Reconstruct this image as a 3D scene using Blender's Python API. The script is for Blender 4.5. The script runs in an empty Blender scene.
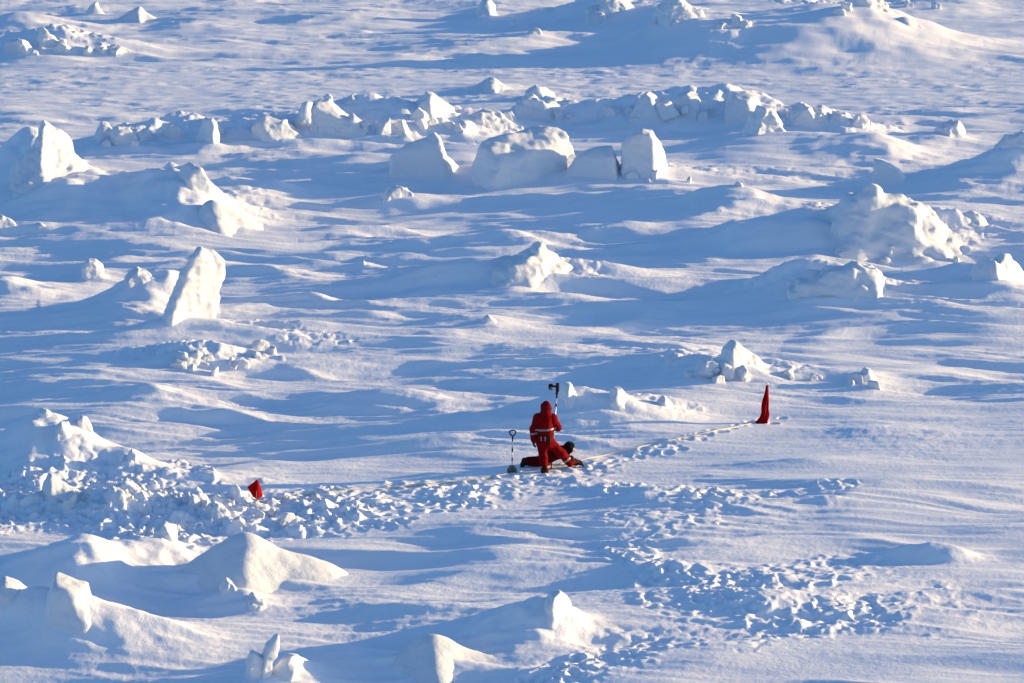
import bpy, math, random
import numpy as np
R = math.radians
scene = bpy.context.scene
COL = scene.collection
rng = np.random.RandomState(7)

# ---------------------------------------------------------------- camera
CAM_H, PITCH, FPX = 17.0, R(10.4), 3245.0
CP, SP = math.cos(PITCH), math.sin(PITCH)
cam_d = bpy.data.cameras.new('camera')
cam_d.sensor_width = 36.0
cam_d.lens = FPX * 36.0 / 1024.0
cam_d.clip_start, cam_d.clip_end = 0.5, 20000.0
cam = bpy.data.objects.new('camera', cam_d)
COL.objects.link(cam)
cam.location = (0, 0, CAM_H)
cam.rotation_euler = (math.pi / 2 - PITCH, 0, 0)
scene.camera = cam

def ground(u, v):
    """point of the flat ice (z = 0) seen at a place of the photograph: used to lay the site out in metres"""
    dx = (np.asarray(u, float) - 512) / FPX
    q = -(np.asarray(v, float) - 341.5) / FPX
    dy, dz = CP + q * SP, -SP + q * CP
    t = -CAM_H / dz
    return dx * t, dy * t

def unground(x, y, z=0.0):
    dep = y * CP + (CAM_H - z) * SP
    upc = y * SP - (CAM_H - z) * CP
    return 512 + FPX * x / dep, 341.5 - FPX * upc / dep

def scale(v):
    """pixels per metre, and the cosine of the line of sight's dip"""
    x, y = ground(512, v)
    dep = y * CP + CAM_H * SP
    return FPX / dep, y / np.sqrt(y * y + CAM_H ** 2)

# ---------------------------------------------------------------- noise
_P = rng.permutation(256).astype(np.int32)
_P = np.concatenate([_P, _P, _P])
_ang = rng.rand(256) * 2 * np.pi
_GX, _GY = np.cos(_ang).astype(np.float32), np.sin(_ang).astype(np.float32)
_g3 = rng.normal(size=(256, 3)); _g3 /= np.linalg.norm(_g3, axis=1)[:, None]
_g3 = _g3.astype(np.float32)
_RND = rng.rand(256, 8).astype(np.float32)

def perlin2(x, y, seed=0):
    x = np.asarray(x, np.float32); y = np.asarray(y, np.float32)
    xf, yf = np.floor(x), np.floor(y)
    xi = xf.astype(np.int32) & 255; yi = (yf.astype(np.int32) + seed * 37) & 255
    fx, fy = x - xf, y - yf
    u = fx * fx * fx * (fx * (fx * 6 - 15) + 10); w = fy * fy * fy * (fy * (fy * 6 - 15) + 10)
    def g(i, j, a, b):
        k = _P[_P[(xi + i) & 255] + ((yi + j) & 255)]
        return _GX[k] * a + _GY[k] * b
    a = g(0, 0, fx, fy); b = g(1, 0, fx - 1, fy); c = g(0, 1, fx, fy - 1); d = g(1, 1, fx - 1, fy - 1)
    return 1.5 * ((a + u * (b - a)) * (1 - w) + (c + u * (d - c)) * w)

def fbm2(x, y, o=4, seed=0, gain=.5):
    s, a = 0, 1.0
    for i in range(o):
        s = s + a * perlin2(x * 2 ** i + 13.7 * i, y * 2 ** i - 7.1 * i, seed + i); a *= gain
    return s

def perlin3(x, y, z, seed=0):
    xf, yf, zf = np.floor(x), np.floor(y), np.floor(z)
    xi = xf.astype(np.int32) & 255; yi = yf.astype(np.int32) & 255; zi = (zf.astype(np.int32) + seed * 31) & 255
    fx, fy, fz = x - xf, y - yf, z - zf
    s = lambda t: t * t * t * (t * (t * 6 - 15) + 10)
    u, w, q = s(fx), s(fy), s(fz)
    def g(i, j, k):
        h = _P[_P[_P[(xi + i) & 255] + ((yi + j) & 255)] + ((zi + k) & 255)]
        G = _g3[h]
        return G[:, 0] * (fx - i) + G[:, 1] * (fy - j) + G[:, 2] * (fz - k)
    l = lambda a, b, t: a + t * (b - a)
    return 1.4 * l(l(l(g(0, 0, 0), g(1, 0, 0), u), l(g(0, 1, 0), g(1, 1, 0), u), w),
                   l(l(g(0, 0, 1), g(1, 0, 1), u), l(g(0, 1, 1), g(1, 1, 1), u), w), q)

def chunks2(x, y, cell, seed=0, steep=1.6, prob=1.0):
    """field of tilted broken blocks: heights in units of the cell"""
    x = np.asarray(x, np.float32) / cell; y = np.asarray(y, np.float32) / cell
    xi, yi = np.floor(x).astype(np.int32), np.floor(y).astype(np.int32)
    out = np.zeros_like(x)
    for i in (-1, 0, 1):
        for j in (-1, 0, 1):
            k = _P[_P[(xi + i) & 255] + ((yi + j + seed * 17) & 255)]
            r = _RND[k]
            dx = x - (xi + i + .15 + .7 * r[:, 0]); dy = y - (yi + j + .15 + .7 * r[:, 1])
            th = r[:, 2] * 6.2832
            c, s = np.cos(th), np.sin(th)
            a, b = c * dx + s * dy, c * dy - s * dx
            sz = .25 + .45 * r[:, 3]
            side = steep * (sz - np.maximum(np.abs(a) * (1 + .8 * r[:, 5]), np.abs(b)))
            top = .12 + .5 * r[:, 4] ** 2 + (r[:, 6] - .5) * 1.2 * a + (r[:, 7] - .5) * .8 * b
            f = smin(side, top, .18)
            out = np.maximum(out, np.where(_RND[_P[k + seed], 1] < prob, f, 0))
    return out

# ---------------------------------------------------------------- mesh making
def mesh_from(name, verts, quads, mat, smooth=True, mats=None, midx=None):
    me = bpy.data.meshes.new(name)
    n, m = len(verts), len(quads)
    me.vertices.add(n); me.loops.add(m * 4); me.polygons.add(m)
    me.vertices.foreach_set('co', np.ascontiguousarray(verts, np.float32).ravel())
    me.loops.foreach_set('vertex_index', np.ascontiguousarray(quads, np.int32).ravel())
    me.polygons.foreach_set('loop_start', np.arange(0, m * 4, 4, dtype=np.int32))
    me.polygons.foreach_set('use_smooth', np.full(m, smooth, dtype=bool))
    for q in ([mat] if mats is None else mats): me.materials.append(q)
    if midx is not None: me.polygons.foreach_set('material_index', np.asarray(midx, np.int32))
    me.update(calc_edges=True)
    return me

def link(name, me, parent=None, loc=(0, 0, 0)):
    o = bpy.data.objects.new(name, me); COL.objects.link(o)
    o.location = loc
    if parent is not None: o.parent = parent
    return o

def tag(o, label=None, cat=None, group=None, kind=None):
    if label: o['label'] = label
    if cat: o['category'] = cat
    if group: o['group'] = group
    if kind: o['kind'] = kind
    return o

def thing(name, loc, label, cat, group=None):
    o = bpy.data.objects.new(name, None); COL.objects.link(o)
    o.location = loc; o.empty_display_size = .2
    return tag(o, label, cat, group)

def surface_nets(V, lo, h):
    ins = V < 0
    cnt = np.zeros(tuple(np.array(V.shape) - 1), np.int8)
    for i in (0, 1):
        for j in (0, 1):
            for k in (0, 1):
                cnt += ins[i:V.shape[0] - 1 + i, j:V.shape[1] - 1 + j, k:V.shape[2] - 1 + k]
    act = (cnt > 0) & (cnt < 8)
    I = np.argwhere(act)
    idx = np.full(cnt.shape, -1, np.int32); idx[act] = np.arange(len(I))
    pos = np.zeros((len(I), 3)); num = np.zeros(len(I))
    i, j, k = I.T
    cs = [(a, b, c) for a in (0, 1) for b in (0, 1) for c in (0, 1)]
    for p in cs:
        for ax in range(3):
            if p[ax]: continue
            q = list(p); q[ax] = 1
            va = V[i + p[0], j + p[1], k + p[2]]; vb = V[i + q[0], j + q[1], k + q[2]]
            x = (va < 0) != (vb < 0)
            t = np.where(x, va / np.where(x, va - vb, 1), 0)
            pt = np.tile(np.array(p, float), (len(I), 1)); pt[:, ax] += t
            pos += pt * x[:, None]; num += x
    verts = (I + pos / num[:, None]) * h + np.array(lo)
    quads = []
    for ax in range(3):
        b, c = (ax + 1) % 3, (ax + 2) % 3
        sa = [slice(None)] * 3; sb = [slice(None)] * 3
        sa[ax] = slice(0, -1); sb[ax] = slice(1, None)
        sa[b] = sb[b] = slice(1, -1); sa[c] = sb[c] = slice(1, -1)
        A, B = ins[tuple(sa)], ins[tuple(sb)]
        E = np.argwhere(A != B)
        if not len(E): continue
        flip = A[tuple(E.T)]
        base = E.copy(); base[:, b] += 1; base[:, c] += 1
        def cell(db, dc):
            p = base.copy(); p[:, b] -= db; p[:, c] -= dc
            return idx[tuple(p.T)]
        q = np.stack([cell(1, 1), cell(0, 1), cell(0, 0), cell(1, 0)], 1)
        q[~flip] = q[~flip][:, ::-1]
        quads.append(q)
    quads = np.concatenate(quads)
    return verts, quads[(quads >= 0).all(1)]

def smin(a, b, k):
    h = np.clip(.5 + .5 * (b - a) / k, 0, 1)
    return b + (a - b) * h - k * h * (1 - h)

def smax(a, b, k): return -smin(-a, -b, k)

def solid(sdf, lo, hi, h):
    """mesh of the region where sdf(points) < 0"""
    n = np.ceil((np.array(hi) - np.array(lo)) / h).astype(int) + 1
    ax = [lo[i] + h * np.arange(n[i]) for i in range(3)]
    X = np.stack(np.meshgrid(*ax, indexing='ij'), -1).reshape(-1, 3).astype(np.float32)
    V = sdf(X).reshape(n).astype(np.float32)
    V[np.abs(V) < 1e-6] = 1e-6
    V[0] = V[-1] = 1; V[:, 0] = V[:, -1] = 1; V[:, :, 0] = V[:, :, -1] = 1
    return surface_nets(V, lo, h)

# ---------------------------------------------------------------- materials
def new_mat(name):
    m = bpy.data.materials.new(name); m.use_nodes = True
    nt = m.node_tree; b = nt.nodes['Principled BSDF']
    return m, nt, b

def plain(name, col, rough=.6, var=.12, scl=25.0, metal=0.0, bump=.15, spec=.5):
    m, nt, b = new_mat(name)
    tc = nt.nodes.new('ShaderNodeTexCoord')
    n = nt.nodes.new('ShaderNodeTexNoise'); n.inputs['Scale'].default_value = scl; n.inputs['Detail'].default_value = 4
    nt.links.new(tc.outputs['Object'], n.inputs['Vector'])
    mx = nt.nodes.new('ShaderNodeMixRGB'); mx.inputs[1].default_value = (*[c * (1 - var) for c in col], 1)
    mx.inputs[2].default_value = (*[min(1, c * (1 + var)) for c in col], 1)
    nt.links.new(n.outputs['Fac'], mx.inputs[0]); nt.links.new(mx.outputs[0], b.inputs['Base Color'])
    b.inputs['Specular IOR Level'].default_value = spec; b.inputs['Roughness'].default_value = rough; b.inputs['Metallic'].default_value = metal
    bp = nt.nodes.new('ShaderNodeBump'); bp.inputs['Strength'].default_value = bump; bp.inputs['Distance'].default_value = .01
    nt.links.new(n.outputs['Fac'], bp.inputs['Height']); nt.links.new(bp.outputs[0], b.inputs['Normal'])
    return m

def snow_mat(name, col, grain=.5):
    m, nt, b = new_mat(name)
    tc = nt.nodes.new('ShaderNodeTexCoord')
    n1 = nt.nodes.new('ShaderNodeTexNoise'); n1.inputs['Scale'].default_value = 9; n1.inputs['Detail'].default_value = 7
    n1.inputs['Roughness'].default_value = .68
    nt.links.new(tc.outputs['Object'], n1.inputs['Vector'])
    n2 = nt.nodes.new('ShaderNodeTexNoise'); n2.inputs['Scale'].default_value = .35; n2.inputs['Detail'].default_value = 4
    nt.links.new(tc.outputs['Object'], n2.inputs['Vector'])
    mx = nt.nodes.new('ShaderNodeMixRGB')
    mx.inputs[1].default_value = (*[c * .965 for c in col], 1); mx.inputs[2].default_value = (*col, 1)
    nt.links.new(n2.outputs['Fac'], mx.inputs[0]); nt.links.new(mx.outputs[0], b.inputs['Base Color'])
    b.inputs['Roughness'].default_value = .62
    b.inputs['Specular IOR Level'].default_value = .25
    bp = nt.nodes.new('ShaderNodeBump'); bp.inputs['Strength'].default_value = grain; bp.inputs['Distance'].default_value = .045
    nt.links.new(n1.outputs['Fac'], bp.inputs['Height']); nt.links.new(bp.outputs[0], b.inputs['Normal'])
    return m

M_SNOW = snow_mat('wind packed snow', (.88, .875, .92), .5)
M_ICE = snow_mat('snow crusted ice', (.725, .74, .785), .5)
# ---------------------------------------------------------------- the ice blocks (outlines are real sizes, laid out from the photograph)
# traced: name, category, label, outline, depth m, yaw (turn to the right, deg), planes (azimuth, elevation, u, v, metres behind the front), noise m, seed
TR = []
def tr(name, label, outline, depth, yaw=0, planes=(), noise=.06, seed=1, rnd=.10, lumpy=0.0, bury=.2):
    TR.append(dict(name=name, cat=name.replace('_', ' '), label=label, poly=outline, depth=depth, yaw=yaw, planes=planes, noise=noise, seed=seed, rnd=rnd * 1.3, lumpy=lumpy * .6, bury=bury, facets=5, flare=.10))

tr('ice_slab', 'tall leaning slab of ice glowing white in the sun, alone on the left side',
   [(154, 329), (163, 318), (168, 303), (176, 290), (181, 272), (189, 260), (201, 252), (213, 255), (222, 266), (224, 280), (219, 293), (217, 304), (212, 316), (206, 329)], .8, 40,
   [(-125, 25, 166, 285, .05)], .09, 3, .12, .05)
tr('ice_slab', 'upright square ice slab with a sunlit right edge, right end of the row of slabs',
   [(623, 187), (622, 150), (630, 141), (643, 134), (653, 136), (662, 150), (668, 170), (673, 187)], 1.7, -4,
   [(-38, 8, 655, 150, .25), (-95, 70, 640, 136, .3)], .04, 4, .12)
tr('ice_slab', 'low shaded ice slab with a flat top just left of the upright square slab',
   [(560, 188), (566, 172), (576, 158), (600, 150), (613, 149), (617, 160), (621, 178), (622, 188)], 1.5, -8,
   [(-95, 55, 590, 152, .5)], .05, 5, .12)
tr('ice_slab', 'shaded fin of ice with a thin bright right edge, leftmost in the row of slabs',
   [(388, 187), (391, 158), (405, 148), (425, 141), (434, 136), (440, 140), (447, 158), (460, 170), (465, 187)], 1.1, -6,
   [(-35, 10, 452, 165, .35), (-100, 40, 400, 150, .3)], .05, 6, .10)
tr('ice_block', 'broad lumpy sunlit ice block between the shaded fin and the low flat slab',
   [(466, 190), (469, 165), (478, 150), (492, 142), (515, 137), (545, 134), (570, 136), (580, 143), (588, 155), (582, 163), (566, 166), (560, 178), (540, 190)], 1.8, 36,
   [(-70, 52, 520, 140, .7)], .14, 7, .15, .12)
tr('snow_peak', 'sharp white peak of heaped ice near the left edge, below the far flat plain',
   [(0, 194), (10, 170), (28, 152), (36, 140), (41, 129), (50, 134), (60, 138), (72, 152), (80, 168), (94, 180), (88, 190), (50, 194)], 2.6, 10,
   [(-38, 28, 45, 150, .6), (-120, 35, 36, 145, .6)], .16, 8, .12, .16)
tr('snow_hummock', 'largest rounded hummock of crusted ice with sunlit lumps on its top',
   [(815, 264), (826, 240), (838, 207), (858, 201), (880, 195), (905, 203), (925, 214), (945, 222), (962, 240), (980, 262)], 2.6, 12,
   [(-52, 42, 895, 212, .35), (-115, 35, 842, 212, .4), (-15, 32, 950, 232, .9)], .22, 9, .2, .28)
tr('ice_block', 'long low shaded ice block with a bright broken right end, below the largest hummock',
   [(780, 308), (792, 290), (806, 283), (830, 277), (858, 271), (880, 275), (890, 284), (894, 297), (884, 307)], 1.6, -2,
   [(-35, 12, 876, 285, .2), (-100, 40, 830, 276, .3)], .10, 10, .12, .10)
tr('ice_chunk', 'small sunlit ice chunk against the front of the long low shaded block',
   [(793, 308), (800, 298), (808, 290), (820, 289), (826, 298), (828, 308)], .6, 36, [(-60, 40, 810, 291, .1)], .04, 11, .08)
tr('ice_slab', 'shaded triangular wedge of ice with a bright sloping right edge, above the largest hummock',
   [(872, 188), (874, 163), (884, 165), (900, 174), (920, 188)], 1.2, -8, [(-35, 25, 900, 173, .25)], .04, 12, .09)
tr('ice_block', 'stubby ice stump with a sunlit right face left of the churned snow',
   [(536, 642), (543, 612), (551, 601), (562, 597), (572, 603), (579, 614), (575, 632), (570, 642)], .8, 10,
   [(-30, 8, 556, 610, .12)], .05, 13, .09, .04)
tr('ice_chunk', 'slender sunlit ice blade leaning right at the bottom edge of the snowfield',
   [(252, 684), (262, 662), (268, 649), (280, 637), (278, 652), (271, 664), (266, 684)], .4, 25, [], .03, 14, .05)
tr('ice_chunk', 'shorter sunlit ice blade leaning against the slender one at the bottom edge',
   [(240, 686), (246, 664), (254, 649), (262, 652), (267, 666), (265, 686)], .45, 28, [], .03, 15, .05)
tr('ice_block', 'shaded block with a pointed crest and bright tail at the lower left of the snowfield',
   [(36, 652), (41, 620), (45, 600), (52, 588), (66, 592), (82, 596), (86, 610), (97, 625), (122, 633), (142, 642), (110, 652)], 1.3, -2,
   [(-30, 25, 86, 605, .35), (-110, 25, 48, 600, .15)], .07, 16, .12, .05)
tr('ice_block', 'rounded ice block cut by the left edge, beside the pointed crest block',
   [(-30, 645), (-14, 592), (2, 585), (18, 591), (31, 605), (36, 645)], 1.2, 8, [(-35, 20, 20, 600, .4)], .06, 17, .12, .05)
tr('snow_hummock', 'smooth pyramid of snow with a bright right flank just below the triangular red flag',
   [(160, 588), (196, 562), (220, 542), (232, 529), (246, 527), (258, 537), (276, 550), (302, 562), (330, 574), (345, 588)], 2.0, 0,
   [(-28, 30, 252, 535, .7), (-112, 38, 235, 531, .7)], .05, 18, .2, .03)
tr('snow_hummock', 'sunlit crumbling mound with a peaked top in the middle of the snowfield',
   [(474, 292), (488, 275), (510, 266), (530, 259), (542, 249), (549, 256), (564, 266), (584, 278), (604, 288)], 1.8, 18,
   [(-45, 32, 540, 254, .6)], .12, 19, .12, .15)
tr('ice_chunk', 'bright arched lump of ice directly behind the standing person',
   [(556, 418), (558, 394), (564, 386), (572, 388), (579, 400), (588, 412), (594, 420)], .7, 24, [(-40, 25, 570, 395, .1)], .05, 20, .08, .06)
tr('ice_chunk', 'low peaked ice chunk with a bright left flank behind the standing person, middle of three',
   [(596, 420), (604, 404), (614, 393), (621, 392), (630, 402), (640, 410), (652, 418)], .8, 20, [(-45, 28, 618, 394, .2)], .05, 21, .08, .06)
tr('ice_chunk', 'small hooked ice chunk, rightmost of the three behind the standing person',
   [(652, 419), (658, 405), (664, 399), (671, 402), (679, 414), (684, 420)], .5, 14, [(-30, 20, 668, 402, .15)], .03, 22, .06, .03)
tr('ice_block', 'rough sunlit ice block topping the cluster above the tall red flag',
   [(714, 378), (718, 362), (723, 347), (732, 343), (741, 349), (752, 356), (762, 366), (776, 374), (780, 380)], 1.0, 26,
   [(-45, 30, 735, 346, .25)], .08, 23, .08, .12)
tr('ice_chunk', 'rounded boulder of snow in front of the cluster above the tall red flag',
   [(692, 384), (694, 370), (701, 362), (710, 363), (719, 372), (724, 384)], .6, 10, [(-35, 22, 706, 364, .2)], .04, 24, .1, .06)
tr('ice_chunk', 'small shaded lump at the left end of the cluster above the tall red flag',
   [(663, 372), (666, 361), (673, 357), (682, 358), (688, 365), (690, 372)], .5, 0, [(-35, 25, 680, 359, .15)], .03, 25, .08, .05)
tr('ice_chunk', 'small lumpy chunk at the right end of the cluster above the tall red flag',
   [(858, 389), (860, 376), (866, 370), (872, 372), (878, 382), (880, 389)], .45, 14, [(-35, 20, 870, 373, .1)], .03, 26, .06, .05)

# ridge blocks
tr('ice_slab', 'sunlit tilted slab at the left part of the long ridge, facing right',
   [(194, 150), (200, 134), (206, 124), (214, 122), (220, 128), (222, 138), (216, 148)], 1.4, 34, [], .08, 30, .1, .04)
tr('ice_slab', 'wide bright slab lying against the long ridge between two darker blocks',
   [(250, 146), (251, 124), (254, 118), (268, 119), (280, 124), (288, 132), (303, 140), (300, 147)], 1.4, 36, [(-70, 40, 270, 120, .5)], .09, 31, .1, .06)
tr('ice_block', 'big ice block with a long sloping right top on the long ridge',
   [(298, 146), (306, 128), (310, 112), (316, 104), (328, 103), (338, 112), (356, 124), (372, 132), (368, 146)], 2.2, -4, [(-60, 52, 330, 110, .6), (-105, 15, 310, 115, .1)], .10, 32, .14, .06)
tr('ice_chunk', 'small knob of snow perched on top of the big sloping block',
   [(322, 106), (324, 98), (329, 95), (333, 98), (334, 106)], .5, 10, [], .03, 33, .08, .03)
tr('ice_block', 'shaded rounded block with two small bright knobs behind the big sloping block',
   [(334, 120), (340, 106), (348, 98), (352, 100), (364, 104), (380, 106), (400, 110), (404, 122)], 2.0, -8, [(-35, 30, 392, 106, .6)], .1, 34, .12, .08)
tr('ice_slab', 'tilted pointed slab with a bright right face just above the shaded fin',
   [(364, 148), (372, 136), (380, 127), (391, 122), (392, 130), (388, 142), (384, 148)], 1.0, 30, [], .05, 35, .07, .03)
tr('ice_chunk', 'small bright pointed chunk between the tilted pointed slab and the shaded fin',
   [(393, 150), (397, 141), (401, 136), (408, 141), (418, 146), (420, 150)], .7, 26, [], .04, 36, .07, .03)
tr('snow_peak', 'tall bright peak in the middle of the long ridge, right of the tilted pointed slab',
   [(398, 134), (408, 117), (418, 107), (426, 99), (432, 99), (442, 106), (454, 114), (460, 134)], 2.2, 4, [(-34, 22, 432, 103, .5), (-115, 25, 424, 104, .4)], .10, 37, .1, .08)
tr('ice_block', 'lumpy sunlit block right of the tall bright peak on the long ridge',
   [(456, 136), (462, 122), (474, 117), (488, 114), (500, 117), (506, 124), (520, 132), (526, 137)], 1.8, 26, [(-60, 40, 488, 116, .5)], .14, 38, .12, .16)
tr('ice_block', 'round bright topped block crowning the ridge straight above the broad lumpy block',
   [(508, 128), (514, 108), (524, 101), (534, 100), (544, 106), (556, 104), (562, 112), (566, 128)], 2.2, 6, [(-40, 30, 548, 104, .5)], .14, 39, .14, .14)
tr('ice_chunk', 'distant dome shaped chunk behind the ridge, left of a smaller flat one',
   [(518, 104), (526, 94), (536, 89), (546, 90), (554, 96), (560, 104)], 1.6, 2, [(-35, 35, 544, 91, .5)], .07, 40, .1, .05)
tr('ice_block', 'shaded conical block with a bright tip on the right half of the long ridge',
   [(620, 134), (632, 116), (640, 104), (648, 98), (656, 102), (662, 112), (672, 124), (680, 134)], 2.2, -10, [(-115, 32, 645, 102, .5), (-38, 28, 655, 102, .6)], .06, 41, .14, .04)
tr('ice_block', 'dark flat faced block right of the shaded conical block on the ridge',
   [(660, 128), (668, 108), (678, 100), (690, 97), (700, 101), (706, 108), (712, 126)], 2.2, -12, [(-100, 35, 685, 100, .5), (-40, 35, 698, 100, .8)], .08, 42, .12, .06)
tr('ice_block', 'tall squarish ridge block with a bright crest, highest on the right half of the ridge',
   [(722, 130), (728, 108), (736, 98), (748, 96), (758, 100), (764, 112), (768, 128)], 2.2, 0, [(-36, 22, 752, 99, .6), (-98, 40, 742, 97, .6)], .09, 43, .14, .07)
tr('ice_block', 'crumbled sunlit block leaning right beside the tall squarish ridge block',
   [(742, 138), (752, 122), (762, 111), (772, 111), (782, 120), (790, 134)], 1.6, 18, [(-40, 35, 768, 112, .3)], .12, 44, .1, .14)
tr('ice_block', 'wide knobbly shaded block on the ridge, first of the four toward the right edge',
   [(788, 132), (792, 112), (802, 107), (812, 112), (824, 111), (834, 116), (840, 130)], 1.9, -4, [(-38, 30, 828, 112, .6)], .10, 45, .12, .1)
tr('ice_chunk', 'bright faced chunk on the ridge, second of the four toward the right edge',
   [(826, 132), (832, 120), (840, 115), (847, 120), (850, 131)], 1.0, 30, [], .07, 46, .1, .06)
tr('ice_chunk', 'pointed dark chunk with a lit tip, third of the four ridge blocks toward the right',
   [(840, 134), (850, 126), (860, 120), (866, 122), (868, 134)], 1.0, 8, [(-30, 20, 862, 121, .2)], .05, 47, .07, .05)
tr('ice_block', 'flat topped sunlit block on the ridge, last of the four toward the right edge',
   [(934, 140), (940, 130), (948, 126), (960, 124), (969, 127), (972, 139)], 1.4, 20, [(-35, 30, 958, 125, .3)], .09, 48, .1, .08)
tr('ice_block', 'rounded shaded block cut by the right edge, beside the dark right slope',
   [(998, 172), (1002, 154), (1012, 143), (1026, 140), (1040, 148), (1050, 172)], 1.6, 0, [(-100, 40, 1012, 145, .4)], .08, 49, .14, .08)
tr('ice_chunk', 'small dome of snow with a bright right side just right of the largest hummock',
   [(946, 228), (955, 216), (968, 211), (978, 211), (986, 220), (990, 228)], 1.1, 6, [(-30, 28, 976, 212, .3)], .05, 50, .09, .05)
tr('ice_block', 'two humped ice block at the right edge, level with the long low block',
   [(966, 294), (980, 274), (992, 263), (1000, 268), (1008, 262), (1020, 262), (1036, 276), (1046, 294)], 1.6, 10, [(-35, 30, 998, 266, .4), (-118, 35, 985, 270, .4)], .08, 51, .1, .12)
tr('ice_chunk', 'small lit lump in front of the two humped block at the right edge',
   [(984, 294), (988, 287), (996, 284), (1004, 288), (1010, 294)], .5, 16, [], .04, 52, .06, .04)

# left hummock
tr('ice_block', 'bright faced block crowning the left hummock, right of the sharp white peak',
   [(172, 200), (178, 180), (186, 170), (193, 167), (200, 172), (207, 182), (211, 195), (206, 202)], 1.3, 26, [(-120, 30, 186, 172, .2)], .07, 53, .1, .05)
tr('ice_chunk', 'small lit knob on the dark face of the left hummock',
   [(142, 202), (148, 190), (154, 183), (160, 185), (166, 194), (172, 202)], .9, 18, [(-40, 25, 160, 186, .2)], .05, 54, .1, .05)
tr('snow_hummock', 'sloping bright shoulder of snow at the right foot of the left hummock',
   [(186, 232), (196, 212), (208, 196), (216, 197), (232, 210), (248, 222), (262, 232)], 1.7, 14, [(-40, 42, 226, 205, .5)], .09, 55, .14, .06)
tr('ice_chunk', 'lumpy lit chunk cut by the left edge below the left hummock',
   [(-16, 238), (-10, 224), (0, 219), (9, 222), (15, 230), (22, 238)], .8, 22, [], .06, 56, .1, .1)
tr('ice_chunk', 'tiny lit chunk right of the lumpy one at the left edge below the left hummock',
   [(30, 236), (34, 228), (40, 225), (46, 229), (50, 236)], .5, 18, [], .03, 57, .06, .05)
tr('ice_chunk', 'rounded knob of snow left of the tall leaning slab, nearer the left edge',
   [(76, 286), (79, 270), (86, 263), (95, 263), (103, 270), (107, 286)], .9, 10, [(-35, 24, 98, 265, .3)], .06, 58, .1, .1)
tr('ice_chunk', 'low spread lump of snow between the rounded knob and the tall leaning slab',
   [(112, 289), (124, 278), (136, 272), (146, 273), (156, 281), (170, 289)], 1.0, 12, [(-38, 35, 144, 274, .3)], .06, 59, .1, .1)
tr('ice_chunk', 'knobbly bright lump on a drift in front of the shaded fin',
   [(370, 204), (382, 197), (390, 191), (398, 188), (408, 192), (414, 198), (424, 204)], .9, 22, [], .08, 60, .08, .12)
tr('ice_chunk', 'pair of fused rubble lumps on the slope below the tall leaning slab',
   [(168, 372), (171, 360), (178, 354), (186, 357), (196, 353), (206, 358), (214, 366), (224, 372)], .8, 22, [], .08, 61, .07, .16)
tr('ice_chunk', 'tiny lit pebble of ice on the dark drift right of the tall leaning slab',
   [(359, 271), (361, 265), (365, 264), (368, 267), (369, 271)], .3, 15, [], .02, 62, .05, .02)
tr('ice_chunk', 'thin lit chip of ice on the drift crest left of the peaked crumbling mound',
   [(426, 290), (430, 283), (436, 281), (440, 285), (442, 290)], .5, 15, [], .03, 63, .05, .03)
tr('ice_chunk', 'round lit ice ball on the dark slope left of the largest hummock',
   [(728, 236), (729, 230), (733, 226), (737, 229), (738, 236)], .4, 12, [], .02, 64, .06, .02)
tr('ice_chunk', 'flat lit chip of ice right of the round ice ball on the dark slope',
   [(744, 236), (747, 229), (754, 227), (761, 230), (766, 236)], .5, 18, [], .03, 65, .06, .03)
tr('ice_chunk', 'tiny lit peak on the windblown plain right of the tall leaning slab',
   [(476, 327), (482, 321), (489, 317), (496, 322), (504, 327)], .5, 16, [], .04, 66, .06, .03)

# far blocks along the top
tr('ice_block', 'far rounded block with a sunlit right side standing alone at the top of the snowfield',
   [(474, 23), (477, 9), (482, 3), (490, 2), (496, 8), (498, 22)], 1.6, 6, [(-35, 15, 490, 5, .4)], .08, 70, .12, .06)
tr('ice_chunk', 'far small lit block below the rounded block at the top of the snowfield',
   [(510, 33), (512, 24), (516, 23), (520, 28), (524, 33)], .8, 20, [], .05, 71, .08, .03)
tr('ice_chunk', 'far flat lit chunk, just right of the small lit block near the top',
   [(524, 38), (528, 32), (534, 29), (540, 31), (544, 38)], .9, 18, [], .05, 72, .08, .05)
tr('snow_peak', 'far sharp twin peak of snow at the top left',
   [(80, 19), (86, 11), (92, 5), (96, 3), (98, 10), (106, 18)], 1.4, 16, [(-40, 35, 95, 6, .3)], .07, 73, .08, .06)
tr('snow_peak', 'far pointed snow cone right of the sharp twin peak at the top left',
   [(116, 20), (126, 12), (135, 6), (140, 3), (144, 10), (152, 16), (162, 24)], 1.8, 4, [(-35, 32, 142, 6, .4), (-115, 32, 137, 6, .5)], .07, 74, .09, .04)
tr('ice_block', 'far knobbly heap of ice with a small ball on top, at the upper left edge',
   [(30, 58), (33, 42), (40, 32), (50, 40), (60, 46), (68, 58)], 1.6, 24, [], .14, 75, .1, .16)
tr('ice_chunk', 'far lit lump left of the knobbly heap at the upper left edge',
   [(4, 56), (10, 46), (18, 41), (26, 45), (30, 56)], 1.2, 22, [], .10, 76, .1, .12)
tr('ice_slab', 'far small bright slab tilted up to the right of the knobbly heap',
   [(60, 42), (66, 38), (74, 34), (79, 34), (78, 38), (68, 43)], .6, 14, [], .03, 77, .05, .02)
tr('ice_chunk', 'far low cone of snow on the plain right of the knobbly heap',
   [(92, 56), (104, 48), (112, 43), (118, 44), (128, 50), (140, 56)], 1.4, 4, [(-35, 35, 117, 45, .4)], .06, 78, .09, .04)
tr('snow_peak', 'far small mound with a bright tip standing alone on the flat plain near the middle',
   [(466, 96), (478, 86), (488, 77), (493, 76), (498, 82), (512, 92), (518, 96)], 1.6, 10, [(-38, 30, 492, 79, .4)], .08, 79, .08, .06)
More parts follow.
